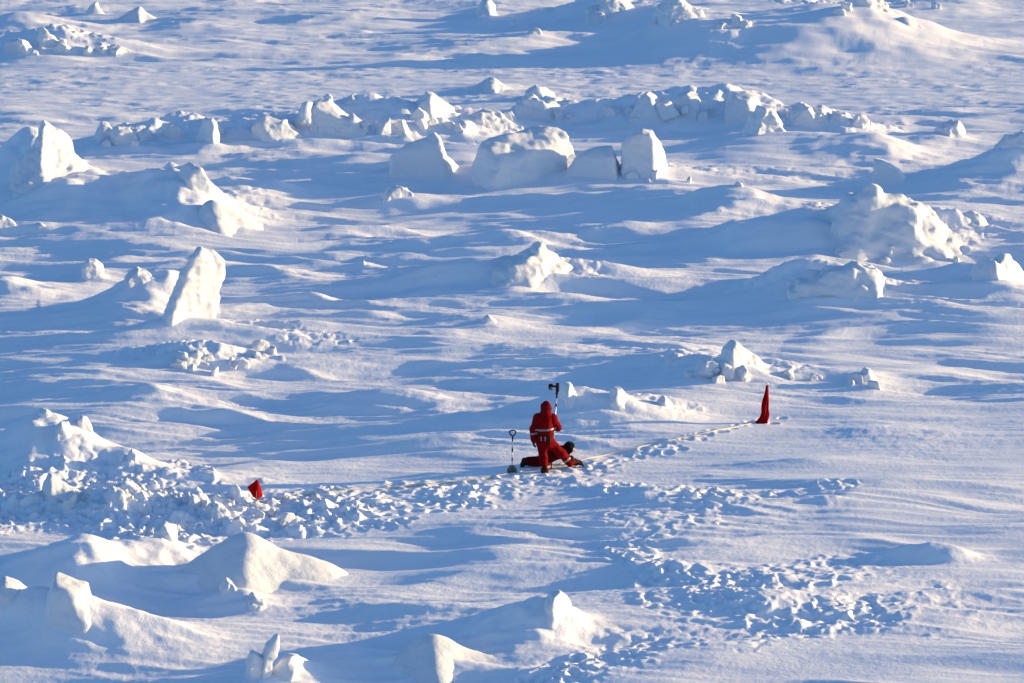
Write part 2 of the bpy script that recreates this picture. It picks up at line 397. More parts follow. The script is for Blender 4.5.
tr('ice_block', 'far heap of ice with a bright right flank at the top centre',
   [(586, 24), (594, 8), (604, -4), (614, -6), (622, 2), (634, 10), (644, 22)], 2.2, 14, [(-40, 30, 616, -3, .5)], .14, 80, .14, .14)
tr('ice_block', 'far crumbly heap of ice right of the bright flanked heap at the top centre',
   [(650, 28), (658, 14), (668, 2), (680, 4), (694, 12), (704, 18), (710, 28)], 2.2, 20, [(-50, 35, 680, 5, .5)], .16, 81, .12, .2)
tr('ice_block', 'far bright lumpy heap behind the long smooth dune at the top right',
   [(840, 14), (848, 2), (858, -4), (872, -2), (884, 4), (894, 14)], 2.0, 22, [(-50, 35, 868, -3, .5)], .14, 82, .12, .18)
tr('snow_peak', 'far small blue pyramid on the crest of the long smooth dune at the top right',
   [(886, 28), (894, 21), (902, 17), (908, 18), (916, 24), (922, 28)], 1.2, -14, [(-115, 35, 903, 18, .3), (-38, 35, 908, 19, .4)], .04, 83, .08, .03)

# low mounds and crests of the foreground and middle ground
tr('ice_chunk', 'bright knob of snow topping the left slope above the rubble',
   [(48, 446), (52, 432), (60, 425), (68, 428), (73, 440), (78, 448)], .6, 12, [(-35, 22, 66, 428, .2)], .04, 90, .07, .06)
tr('ice_chunk', 'flat lit chunk just right of the bright knob on the left slope',
   [(70, 436), (74, 424), (82, 419), (90, 421), (94, 432), (92, 438)], .6, 24, [], .04, 91, .06, .06)
tr('ice_chunk', 'loose lump of snow on the left slope behind the bright knob',
   [(32, 428), (36, 415), (44, 411), (52, 416), (56, 428)], .6, 20, [], .05, 92, .07, .08)
tr('ice_chunk', 'small dark pointed chunk on the bright slope above the rubble',
   [(122, 466), (127, 456), (132, 451), (137, 456), (140, 466)], .4, 2, [], .03, 93, .06, .04)
tr('ice_chunk', 'broken lump with a ragged lit top, left of the rubble field',
   [(34, 508), (40, 490), (47, 479), (58, 482), (70, 490), (82, 496), (86, 506)], .8, 22, [(-50, 40, 58, 483, .2)], .07, 94, .06, .12)
tr('ice_chunk', 'rounded boulder of snow on the rubble field left of the triangular red flag',
   [(100, 512), (103, 498), (112, 490), (122, 492), (128, 502), (130, 512)], .6, 16, [], .06, 95, .07, .1)
tr('ice_chunk', 'angular pale block half buried in the middle of the rubble field',
   [(150, 546), (154, 532), (164, 526), (174, 532), (178, 546)], .6, -2, [(-35, 25, 172, 530, .2)], .04, 96, .05, .05)
tr('ice_chunk', 'lit boulder of snow between the triangular red flag and the smooth pyramid',
   [(202, 528), (206, 514), (214, 508), (224, 511), (230, 520), (232, 528)], .6, 20, [], .05, 97, .06, .1)
tr('snow_hummock', 'small bright tipped cone of snow below and left of the stubby ice stump',
   [(384, 668), (402, 655), (417, 641), (426, 631), (435, 630), (446, 640), (460, 652), (484, 664), (504, 668)], 1.2, 0, [(-30, 28, 438, 632, .4), (-115, 35, 424, 633, .4)], .035, 98, .12, .02)
tr('ice_chunk', 'rounded shaded knob beside the two sunlit blades at the bottom edge',
   [(268, 684), (272, 674), (282, 665), (294, 663), (302, 670), (306, 684)], .8, -14, [(-105, 40, 285, 646, .3)], .04, 99, .1, .04)
tr('ice_chunk', 'lit lump of snow on the shaded hollow below the smooth pyramid, upper of two',
   [(212, 602), (218, 590), (226, 584), (234, 588), (242, 598), (246, 604)], .6, 14, [], .05, 100, .07, .08)
tr('ice_chunk', 'lit lump of snow on the shaded hollow below the smooth pyramid, lower of two',
   [(238, 616), (243, 604), (252, 598), (262, 603), (270, 614)], .6, 16, [], .05, 101, .07, .08)

for b_ in TR:
    if 30 <= b_['seed'] <= 48: b_['bury'] = .13
    if b_['name'] in ('snow_hummock', 'snow_peak'): b_['bury'] = .15
    if b_['seed'] in (4, 5, 6, 7): b_['bury'] = .10
    if b_['seed'] in (9, 10, 12): b_['bury'] = .1
    if b_['seed'] in (18, 98, 16, 17): b_['facets'] = 0
    if b_['seed'] in (16, 17): b_.update(rnd=.28, bury=.3)
    if b_['seed'] == 3: b_.update(depth=.9, noise=.12, rnd=.09, facets=0, flare=.05)
    if b_['seed'] in (4, 5, 6): b_.update(facets=0, flare=.06)
    if b_['seed'] == 9: b_.update(lumpy=.26, facets=3)
    if b_['name'] in ('snow_hummock', 'snow_peak'): b_['flare'] = .3
    if b_['seed'] in (18, 98, 55, 74, 78, 79, 83, 50):
        b_.update(roof={18: .85, 98: .95, 19: .9, 55: .8}.get(b_['seed'], .9), bury=.06, noise=b_['noise'] * .8, yaw={19: 14, 55: 16}.get(b_['seed'], 4))
    if b_['seed'] in (98, 55): b_['noise'] *= .6
    if b_['seed'] in (14, 15, 99): b_.update(bury=.04, facets=0)
    if b_['seed'] == 98: b_.update(roof=.7, bury=0)
    if b_['seed'] == 16: b_.update(noise=.09)
    if b_['seed'] in (14, 15): b_.update(depth=.26, rnd=.06, noise=.05)
    if b_['seed'] == 8: b_.update(noise=.2, lumpy=.14, depth=2.2, facets=3)
    if b_['seed'] == 3: b_.update(noise=.12, depth=.5, rnd=.14, lumpy=0, bury=.1)
    if b_['seed'] == 19: b_.update(noise=.16, lumpy=.12, facets=3, flare=.35, bury=.12)
    if b_['seed'] in (4, 5, 6): b_.update(noise=.075, rnd=.17)
    if b_['seed'] == 10: b_.update(noise=.17, lumpy=.2, facets=6, bury=.2, yaw=10, flare=.2)
    if b_['seed'] in (14, 15): b_.update(rnd=.035, noise=.07, facets=3)
    if b_['seed'] == 49: b_.update(bury=.35, noise=.14, lumpy=.12, flare=.3)
# ---------------------------------------------------------------- the snowfield
U0, U1, V0, V1, DU, DV = -750.0, 1810.0, -52.0, 800.0, 1.5, .55
us = np.concatenate([np.arange(U0, -160, 3.2), np.arange(-160, 1184, DU), np.arange(1184, U1, 3.2)]); vs = np.arange(V0, V1, DV)
NU, NV = len(us), len(vs)
GU, GV = np.meshgrid(us, vs)
GX, GY = ground(GU, GV)
GX = GX.astype(np.float32); GY = GY.astype(np.float32)
SCL, CD = scale(vs)
SC_ROW = (SCL * CD).astype(np.float32)            # rows moved in the picture per metre of height

def smooth(a, b, x):
    t = np.clip((x - a) / (b - a), 0, 1); return t * t * (3 - 2 * t)

def build_ground():
    X, Y = GX, GY
    wx = X + 1.3 * perlin2(X / 5, Y / 5, 3); wy = Y + .8 * perlin2(X / 4, Y / 4, 4)
    # far flat pan between the ridges: low amplitude, fine sastrugi
    pan = smooth(62, 72, GV) * (1 - smooth(100, 118, GV))
    calm = np.zeros(GU.shape, np.float32)
    for u, v, ru, rv, k in ((890, 446, 250, 42, .75), (330, 500, 300, 34, .8), (600, 470, 140, 26, .6), (760, 590, 200, 60, .35), (820, 40, 200, 34, .6), (860, 655, 120, 26, .75), (850, 385, 70, 14, .7), (590, 165, 130, 24, .6)):
        calm = np.maximum(calm, k * np.exp(-((GU - u) / ru) ** 4 - ((GV - v) / rv) ** 4))
    mid = smooth(170, 210, GV) * (1 - smooth(430, 470, GV)) * (1 - .5 * smooth(640, 760, GU) * smooth(310, 340, GV))
    fore = smooth(530, 580, GV)
    z = (.36 + .16 * mid) * fbm2(X / 15, Y / 12, 2, 11) * (1 - .8 * pan)
    q1 = perlin2(wx / 10.0, wy / 2.7, 21) + .4 * perlin2(wx / 4.5, wy / 1.3, 22)
    r1 = 1 - np.sqrt(q1 * q1 + .004)
    z += (.34 + .10 * mid) * (r1 - .7) * (1 - .85 * pan)
    lx = X + .5 * perlin2(X / 2.5, Y / 1.5, 5); ly = Y + .40 * perlin2(X / 4.0, Y / 2.5, 6) + .06 * X
    q2 = perlin2(lx / 6.0 + 9, ly / .85, 31) + .5 * perlin2(lx / 2.8, ly / .42, 32)
    r2 = 1 - np.sqrt(q2 * q2 + .0015)
    patch = smooth(-.4, .4, perlin2(X / 7, Y / 6, 71))
    z += (.085 + .10 * patch) * (r2 - .7) * (1 - .3 * pan) * (1 - .45 * fore)
    z += .10 * perlin2(lx / 8.5, ly / 1.25, 33) * (1 - .5 * pan)
    q3 = perlin2(lx / 2.2, ly / .32, 34)
    z += (.016 + .03 * patch + .012 * pan) * (1 - np.abs(q3) * 1.6) * (1 - .6 * fore)
    z += (.014 + .018 * patch + .022 * pan) * (1 - .6 * fore) * fbm2(wx / 1.7, wy / .55, 2, 41, .5)
    z = z * (1 - calm)
    z += (.003 + .006 * patch) * fbm2(wx / .45, wy / .26, 3, 51, .6)
    return z.astype(np.float32)

def stamp(Z, u, va, h, wl, wr, wf, wb, p=2.0, mode='add', rough=.13):
    """a drift or heap whose top shows at (u, va), h picture rows high; widths in picture units, made in metres"""
    vg = va + h
    S, c = scale(vg); H = h / (S * c)
    m = 2.6
    i0, i1 = np.searchsorted(us, [u - m * wl, u + m * wr]); j0, j1 = np.searchsorted(vs, [vg - m * wb, vg + m * wf])
    if i0 >= i1 or j0 >= j1: return
    sl = (slice(j0, j1), slice(i0, i1))
    gx = (GU[sl] - u) / (wl + wr) * 3.0 + u * .37; gy = (GV[sl] - vg) / (wf + wb) * 2.4 + va * .71
    n1 = perlin2(gx, gy, 61) + .5 * perlin2(gx * 2.3, gy * 2.3, 62)
    n2 = perlin2(gx, gy, 63) + .5 * perlin2(gx * 2.3, gy * 2.3, 64)
    du = GU[sl] - u; dv = GV[sl] - vg
    a = np.where(du < 0, du / wl, du / wr) + rough * n1
    b = np.where(dv < 0, dv / wb, dv / wf) + rough * n2
    r = np.sqrt(a * a + b * b)
    f = H * np.exp(-r ** p)
    Z[sl] += f.astype(np.float32)

MOUNDS = [
 (185, 283, 34, 56, 13, 5, 9, 1.5), (30, 152, 34, 46, 44, 8, 9, 1.6), (820, 286, 14, 60, 45, 6, 7, 1.8), (1010, 162, 18, 60, 60, 8, 8, 2), (20, 46, 8, 50, 60, 5, 5, 2), (300, 12, 8, 120, 100, 5, 5, 2),
 (770, 600, 9, 45, 40, 7, 6, 1.8), (645, 496, 6, 30, 30, 4, 4, 1.8), (130, 498, 12, 90, 80, 9, 8, 2),
 (440, 150, 18, 270, 110, 12, 20, 2), (780, 150, 10, 160, 120, 10, 12, 2), (260, 262, 12, 200, 60, 9, 10, 2), (700, 236, 12, 150, 80, 10, 10, 2), (420, 395, 9, 160, 70, 8, 8, 2),
 # u, top v, rows, left, right, front, back, power
 (120, 142, 12, 45, 40, 7, 7, 2), (170, 128, 20, 45, 40, 8, 8, 2), (230, 130, 18, 45, 40, 8, 8, 2), (290, 128, 20, 50, 45, 8, 8, 2),
 (345, 118, 22, 45, 45, 8, 8, 2), (400, 126, 18, 50, 40, 8, 8, 2), (470, 126, 14, 50, 40, 7, 7, 2), (545, 112, 16, 40, 40, 6, 7, 2),
 (595, 114, 17, 40, 40, 6, 7, 2), (645, 114, 18, 40, 36, 6, 7, 2), (692, 112, 18, 36, 36, 6, 7, 2), (742, 110, 20, 36, 32, 6, 7, 2),
 (795, 122, 12, 40, 40, 6, 6, 2), (850, 128, 10, 40, 40, 6, 6, 2), (935, 134, 8, 40, 40, 5, 5, 2),
 (60, 192, 26, 80, 60, 14, 11, 2), (130, 186, 32, 80, 60, 17, 12, 2), (192, 190, 30, 46, 45, 14, 11, 2), (45, 166, 22, 55, 45, 9, 9, 2),
 (275, 186, 8, 30, 30, 4, 4, 1.5), (232, 186, 7, 24, 24, 4, 4, 1.4), (255, 196, 6, 30, 30, 4, 4, 1.4),
 (800, 228, 26, 90, 60, 12, 10, 2), (885, 215, 24, 50, 60, 12, 10, 2), (965, 168, 20, 80, 120, 12, 8, 2), (880, 146, 14, 60, 34, 7, 7, 1.7),
 (738, 205, 15, 60, 40, 8, 7, 2), (545, 268, 16, 70, 60, 7, 7, 1.8), (610, 276, 7, 40, 60, 5, 4, 1.6), (450, 277, 10, 70, 60, 7, 6, 2),
 (445, 236, 12, 100, 70, 7, 7, 2), (520, 240, 7, 40, 60, 4, 4, 1.6), (150, 302, 20, 70, 34, 8, 8, 2), (5, 276, 20, 60, 50, 7, 7, 1.6),
 (785, 285, 14, 50, 40, 7, 7, 2), (850, 288, 10, 50, 40, 7, 7, 2), (968, 270, 18, 60, 60, 8, 8, 1.8), (705, 364, 13, 70, 60, 8, 7, 2),
 (830, 372, 8, 50, 50, 5, 5, 1.7), (605, 408, 14, 60, 50, 7, 6, 2), (25, 424, 40, 80, 60, 22, 11, 2), (85, 442, 24, 60, 70, 16, 10, 2),
 (150, 462, 16, 50, 90, 9, 8, 1.8), (80, 532, 40, 75, 48, 20, 11, 2), (150, 545, 18, 50, 40, 9, 8, 2), (240, 566, 14, 90, 70, 9, 8, 2),
 (60, 618, 22, 60, 60, 10, 9, 2), (135, 632, 12, 50, 70, 7, 7, 2), (290, 652, 14, 18, 18, 6, 6, 1.8), (430, 650, 12, 50, 45, 8, 7, 1.8),
 (508, 612, 24, 55, 42, 12, 10, 2), (555, 618, 16, 40, 26, 8, 8, 2), (410, 606, 8, 80, 80, 6, 5, 2), (340, 640, 11, 50, 50, 7, 6, 2), (232, 592, 10, 40, 40, 6, 6, 2),
 (945, 549, 13, 55, 34, 4, 4, 2.4), (905, 550, 9, 26, 40, 3.5, 3.5, 2), (680, 548, 6, 60, 60, 4, 4, 2), (800, 34, 26, 120, 140, 10, 8, 2), (850, 27, 26, 70, 110, 9, 7, 1.7), (725, 24, 22, 45, 34, 7, 6, 1.6), (660, 44, 14, 60, 50, 6, 6, 1.8), (690, 40, 18, 70, 80, 8, 8, 2), (730, 20, 16, 60, 40, 6, 5, 1.5),
 (880, 34, 14, 60, 90, 8, 7, 2), (800, 22, 10, 50, 40, 4, 5, 1.6), (60, 36, 12, 60, 50, 7, 6, 2), (20, 18, 12, 40, 60, 6, 5, 1.8), (120, 48, 8, 50, 50, 4, 4, 1.5),
 (180, 21, 8, 25, 50, 3, 3, 1.5), (240, 52, 6, 40, 60, 3, 3, 1.5), (610, 6, 16, 60, 60, 7, 7, 2), (680, 14, 16, 60, 60, 8, 7, 2), (830, 4, 16, 70, 70, 8, 7, 2), (940, 2, 10, 60, 60, 6, 6, 2),
 (490, 86, 7, 40, 40, 4, 4, 1.6), (535, 36, 5, 50, 60, 3, 3, 1.6), (150, 392, 12, 40, 40, 6, 5, 1.6), (90, 386, 6, 50, 40, 4, 4, 1.7), (410, 393, 7, 40, 60, 4, 4, 1.5),
 (200, 358, 10, 50, 50, 6, 6, 2), (255, 340, 8, 60, 50, 5, 5, 1.8), (300, 328, 7, 60, 50, 4, 4, 1.8), (445, 336, 7, 50, 40, 4, 4, 1.6), (490, 326, 5, 30, 40, 4, 4, 1.6),
 (590, 300, 6, 60, 60, 4, 4, 1.8), (640, 330, 6, 60, 60, 4, 4, 1.8), (500, 350, 7, 80, 60, 5, 5, 2), (300, 296, 8, 70, 50, 5, 5, 2), (390, 304, 7, 60, 50, 5, 5, 2),
 (650, 200, 7, 80, 60, 5, 5, 2), (540, 196, 8, 50, 80, 5, 5, 1.8), (350, 222, 8, 70, 60, 5, 5, 2), (600, 232, 8, 80, 60, 5, 5, 2), (670, 262, 8, 80, 60, 6, 5, 2),
 (400, 195, 8, 40, 60, 4, 4, 1.6), (60, 372, 8, 60, 60, 5, 5, 2), (640, 500, 10, 30, 50, 6, 5, 1.8), (480, 530, 7, 60, 60, 5, 5, 1.8), (500, 560, 7, 60, 60, 5, 5, 1.8),
 (600, 405, 5, 40, 50, 4, 4, 2), (880, 430, 6, 60, 60, 5, 5, 2), (800, 460, 5, 70, 60, 5, 5, 2),
]

def mask_line(pts, hw, hv, pad=2.6):
    """window of the grid round a polyline and the soft distance to it; half widths across and along the view in picture units"""
    P = np.array(pts, float)
    i0, i1 = np.searchsorted(us, [P[:, 0].min() - pad * hw, P[:, 0].max() + pad * hw]); j0, j1 = np.searchsorted(vs, [P[:, 1].min() - pad * hv, P[:, 1].max() + pad * hv])
    sl = (slice(j0, j1), slice(i0, i1))
    gu, gv = GU[sl], GV[sl]
    d = np.full(gu.shape, 9.0, np.float32)
    for (u0, v0), (u1, v1) in zip(pts[:-1], pts[1:]):
        a, b = (gu - u0) / hw, (gv - v0) / hv
        ex, ey = (u1 - u0) / hw, (v1 - v0) / hv
        t = np.clip((a * ex + b * ey) / (ex * ex + ey * ey + 1e-9), 0, 1)
        d = np.minimum(d, np.sqrt((a - t * ex) ** 2 + (b - t * ey) ** 2).astype(np.float32))
    return sl, d

def add_chunks(Z, mk, amp, cell, seed, edge=.6, nz=.75, dig=0.0, steep=1.2, soft=0.0):
    sl, d = mk
    x0, y0 = GX[sl], GY[sl]
    n = nz * fbm2(x0 / 1.4, y0 / 1.4, 4, seed + 5, .6)
    m = 1 - smooth(1 - edge, 1 + edge, d + n)
    sel = m > .01
    x, y = x0[sel], y0[sel]
    x = x + .12 * perlin2(x / .3, y / .3, seed + 1); y = y + .12 * perlin2(x / .3, y / .3, seed + 2)
    pt = smooth(-.5, .5, perlin2(x / 1.9, y / 2.4, seed + 8))
    c = chunks2(x, y, cell * 1.8, seed, steep, .40) * cell * 1.5
    c = np.maximum(c, chunks2(x + 5, y + 3, cell, seed + 3, steep, .42) * cell)
    c = np.maximum(c, chunks2(x + 2, y + 8, cell * .5, seed + 5, steep, .25) * cell * .55)
    c = c * (.15 + 1.05 * pt)
    t = np.abs(fbm2(x / (cell * 1.5), y / (cell * 1.2), 4, seed + 7, .6))
    c = c + cell * (.42 + .5 * soft) * (.4 - t)
    if soft:
        q = (1.3 * (.3 - np.abs(perlin2(x / .50, y / .42, seed + 12))) + .5 * perlin2(x / .22, y / .20, seed + 13) * (.4 + pt)
             + .28 * perlin2(x / .10, y / .10, seed + 14) + .9 * perlin2(x / 1.1, y / .8, seed + 15))
        k = chunks2(x, y, .26, seed + 16, .9, .10)
        c = .088 * q * (.35 + .8 * pt) + .14 * k * pt + .06
    Z[sl][sel] += (m[sel] * (amp * c - dig)).astype(np.float32)

Z = build_ground()
for q in MOUNDS: stamp(Z, *q)
def flatten(u, v, ru, rv, amt=.85):
    x, y = ground(u, v)
    w_ = (amt * np.exp(-((GU - u) / ru) ** 4 - ((GV - v) / rv) ** 4)).astype(np.float32)
    i, j = np.searchsorted(us, u), np.searchsorted(vs, v)
    z0 = float(Z[j - 12:j + 12, i - 10:i + 10].mean()) * .5
    Z[:] = Z * (1 - w_) + z0 * w_
flatten(545, 469, 60, 14)

# the dug and trodden rubble on the left, the churned snow and the boot trails on the right
for i, (pts, hw, hv) in enumerate([([(10, 508), (90, 500), (170, 500), (240, 512), (330, 510)], 42, 19), ([(150, 508), (190, 540)], 36, 16), ([(0, 522), (80, 520), (150, 530)], 36, 9)]):
    add_chunks(Z, mask_line(pts, hw, hv), 1.0, .48, 3 + i, nz=.6)
add_chunks(Z, mask_line([(330, 500), (400, 492), (470, 488)], 60, 11), .75, .26, 5, dig=.02, soft=.6)
add_chunks(Z, mask_line([(340, 524), (420, 508), (470, 496)], 40, 9), .7, .22, 7, dig=.03, soft=.7)
add_chunks(Z, mask_line([(625, 494), (690, 505), (740, 506), (832, 501)], 24, 8), 1.0, .27, 9, dig=.03, soft=.6)
add_chunks(Z, mask_line([(690, 510), (645, 535), (622, 556)], 34, 11), .7, .22, 11, dig=.04, soft=.8)
add_chunks(Z, mask_line([(690, 585), (760, 590), (845, 572)], 48, 11), 1.0, .32, 13, dig=.03, soft=.7)
add_chunks(Z, mask_line([(700, 610), (800, 618), (900, 610)], 52, 16), .9, .26, 15, dig=.04, soft=.8)
add_chunks(Z, mask_line([(780, 625), (700, 640), (620, 652), (560, 668)], 52, 11), .75, .20, 17, dig=.05, soft=.9)
add_chunks(Z, mask_line([(505, 477), (545, 475), (590, 467)], 24, 6), .5, .18, 19, dig=.03, soft=.6)
add_chunks(Z, mask_line([(600, 461), (660, 447), (740, 429)], 12, 2.5), .3, .15, 21, dig=.01, soft=.8)
add_chunks(Z, mask_line([(520, 680), (600, 660)], 30, 5), .5, .18, 23, dig=.05, soft=.9)
add_chunks(Z, mask_line([(555, 480), (590, 486), (630, 495)], 18, 5), .7, .2, 25, soft=.8)
add_chunks(Z, mask_line([(618, 556), (640, 572), (690, 585)], 22, 6), .7, .2, 27, soft=.8)
add_chunks(Z, mask_line([(570, 668), (520, 684), (480, 700)], 26, 6), .7, .2, 29, soft=.8)
# broken crusts on the ridges
for i, (pts, hw, hv, a, c) in enumerate([
    ([(110, 148), (330, 138), (480, 140)], 40, 9, .42, 1.2), ([(510, 128), (760, 126), (850, 134)], 40, 8, .42, 1.2),
    ([(40, 180), (130, 205), (230, 215)], 40, 12, .3, 1.0), ([(840, 232), (950, 245)], 40, 12, .4, .8),
    ([(20, 44), (90, 50)], 40, 5, .7, .9), ([(575, 18), (690, 22)], 30, 4, .45, 1.3), ([(810, 2), (900, 4)], 30, 3, .45, 1.3),
    ([(510, 280), (580, 284)], 30, 6, .4, .5), ([(160, 366), (230, 366)], 40, 6, .6, .45), ([(690, 376), (780, 376)], 30, 6, .4, .5),
    ([(240, 335), (310, 345)], 40, 5, .4, .4), ([(770, 300), (880, 300)], 40, 6, .3, .6), ([(700, 62), (760, 60)], 20, 4, .12, 1.0),
    ([(600, 415), (680, 418)], 30, 5, .35, .4), ([(560, 172), (760, 180)], 60, 5, .2, .6)]):
    add_chunks(Z, mask_line(pts, hw, hv), a, c, 41 + 2 * i, edge=.6, nz=.6, steep=1.0)

# boot prints along the two walked lines
def dent(Z, u, v, r, depth):
    S, c = scale(v)
    x, y = ground(u, v)
    ru = r * S * 2.2; rv = r * S * .30 * 2.2
    i0, i1 = np.searchsorted(us, [u - ru, u + ru]); j0, j1 = np.searchsorted(vs, [v - rv, v + rv])
    sl = (slice(j0, j1), slice(i0, i1))
    d = np.sqrt((GX[sl] - x) ** 2 + (GY[sl] - y) ** 2) / r
    Z[sl] += (depth * (-np.exp(-d ** 4) + .25 * np.exp(-((d - 1.35) / .35) ** 2))).astype(np.float32)
rr = random.Random(5)
def trail(pts, step, spread, r=.15, depth=.07):
    for (u0, v0), (u1, v1) in zip(pts[:-1], pts[1:]):
        n = max(2, int(math.hypot(u1 - u0, (v1 - v0) * 3) / step))
        for k in range(n):
            t = (k + rr.random() * .7) / n
            dent(Z, u0 + (u1 - u0) * t + rr.uniform(-4, 4), v0 + (v1 - v0) * t + rr.choice((-1, 1)) * spread * rr.uniform(.4, 1.3), r * rr.uniform(.8, 1.2), depth * rr.uniform(.6, 1.3))
trail([(590, 468), (655, 451), (745, 429)], 6, 1.6, .10, .04)
trail([(600, 465), (690, 443)], 13, 4, .13, .05)
trail([(330, 492), (430, 490), (520, 480)], 8, 5)
trail([(270, 512), (400, 520), (480, 497)], 10, 6)
trail([(600, 655), (480, 690)], 6, 4, .11, .05)
trail([(752, 424), (785, 421)], 8, 2, .12, .05)

def zat(x, y):
    u, v = unground(x, y)
    i = np.clip(np.interp(u, us, np.arange(NU)), 0, NU - 1.001); j = np.clip((v - V0) / DV, 0, NV - 1.001)
    a, b = int(i), int(j); s, t = i - a, j - b
    return float((Z[b, a] * (1 - s) + Z[b, a + 1] * s) * (1 - t) + (Z[b + 1, a] * (1 - s) + Z[b + 1, a + 1] * s) * t)

def hit(u, v):
    """the ground point that shows at (u, v) of the photograph"""
    i = int(round(float(np.interp(u, us, np.arange(NU)))))
    rows = vs - Z[:, i] * SC_ROW
    j = np.nonzero(rows[::-1] <= v)[0]
    j = NV - 1 - (j[0] if len(j) else 0)
    x, y = ground(us[i], vs[j])
    return float(x), float(y), float(Z[j, i]), float(vs[j])

# drift aprons: snow banked against every block, with a tail on the lee (right) side
for b in TR:
    P = np.array(b['poly'], float)
    vb, vt = P[:, 1].max(), P[:, 1].min(); ul, ur = P[:, 0].min(), P[:, 0].max()
    b['uc'], b['vb'], b['w'], b['h'] = (ul + ur) / 2, vb, ur - ul, vb - vt
    x, y, z, vg = hit(b['uc'], vb - 1.5)
    b['pos'] = (x, y); b['z'] = z; b['vg'] = vg
for b in TR:
    S, c = scale(b['vg'])
    w, h = b['w'], b['h']
    db = b['depth'] * S * .24
    k = b['bury']
    for (uu, vv, hh, wl, wr, wf, wb) in ((b['uc'], b['vg'] - .4 * db, k * h, .8 * w, .75 * w, 4 + .12 * h, db + 4),
                                         (b['uc'] - .3 * w, b['vg'] - .5 * db, .5 * k * h, 1.1 * w, .5 * w, 5 + .10 * h, db * .8 + 4),
                                         (b['uc'] + .55 * w, b['vg'] - .5 * db, .45 * k * h, .4 * w, 1.5 * w, 4, db * .6 + 3)):
        stamp(Z, uu, vv - hh, hh, wl, wr, wf, wb, 1.7, rough=.07)

# lower the rim below the outer plain
edge = np.minimum(np.minimum(smooth(0, 260, GU - U0), smooth(0, 260, U1 - GU)), np.minimum(smooth(0, 14, GV - V0), smooth(0, 30, V1 - GV)))
Z = (Z * edge - .9 * (1 - edge)).astype(np.float32)
V = np.stack([GX, GY, Z], -1).reshape(-1, 3)
ids = np.arange(NU * NV).reshape(NV, NU)
Q = np.stack([ids[1:, :-1], ids[1:, 1:], ids[:-1, 1:], ids[:-1, :-1]], -1).reshape(-1, 4)
tag(link('snow_field', mesh_from('snow_field', V, Q, M_SNOW)), kind='structure')

# the sea ice beyond, to the horizon
n = 90
g = np.sign(np.linspace(-1, 1, n)) * np.abs(np.linspace(-1, 1, n)) ** 3 * 9000
AX, AY = np.meshgrid(g, g + 150)
AZ = -.62 + .12 * perlin2(AX / 30, AY / 30, 8)
V2 = np.stack([AX, AY, AZ], -1).reshape(-1, 3)
ids = np.arange(n * n).reshape(n, n)
Q2 = np.stack([ids[:-1, :-1], ids[:-1, 1:], ids[1:, 1:], ids[1:, :-1]], -1).reshape(-1, 4)
tag(link('sea_ice', mesh_from('sea_ice', V2, Q2, M_SNOW)), kind='structure')

# ---------------------------------------------------------------- blocks as solids
def poly_sdf(px, pz, P):
    d = np.full(px.shape, 1e9, np.float32); s = np.ones(px.shape, np.float32)
    n = len(P)
    for i in range(n):
        ax, az = P[i]; bx, bz = P[i - 1]
        ex, ez = bx - ax, bz - az
        wx, wz = px - ax, pz - az
        t = np.clip((wx * ex + wz * ez) / (ex * ex + ez * ez), 0, 1)
        d = np.minimum(d, (wx - ex * t) ** 2 + (wz - ez * t) ** 2)
        c1, c2, c3 = pz >= az, pz < bz, ex * wz > ez * wx
        s = np.where((c1 & c2 & c3) | (~c1 & ~c2 & ~c3), -s, s)
    return s * np.sqrt(d)

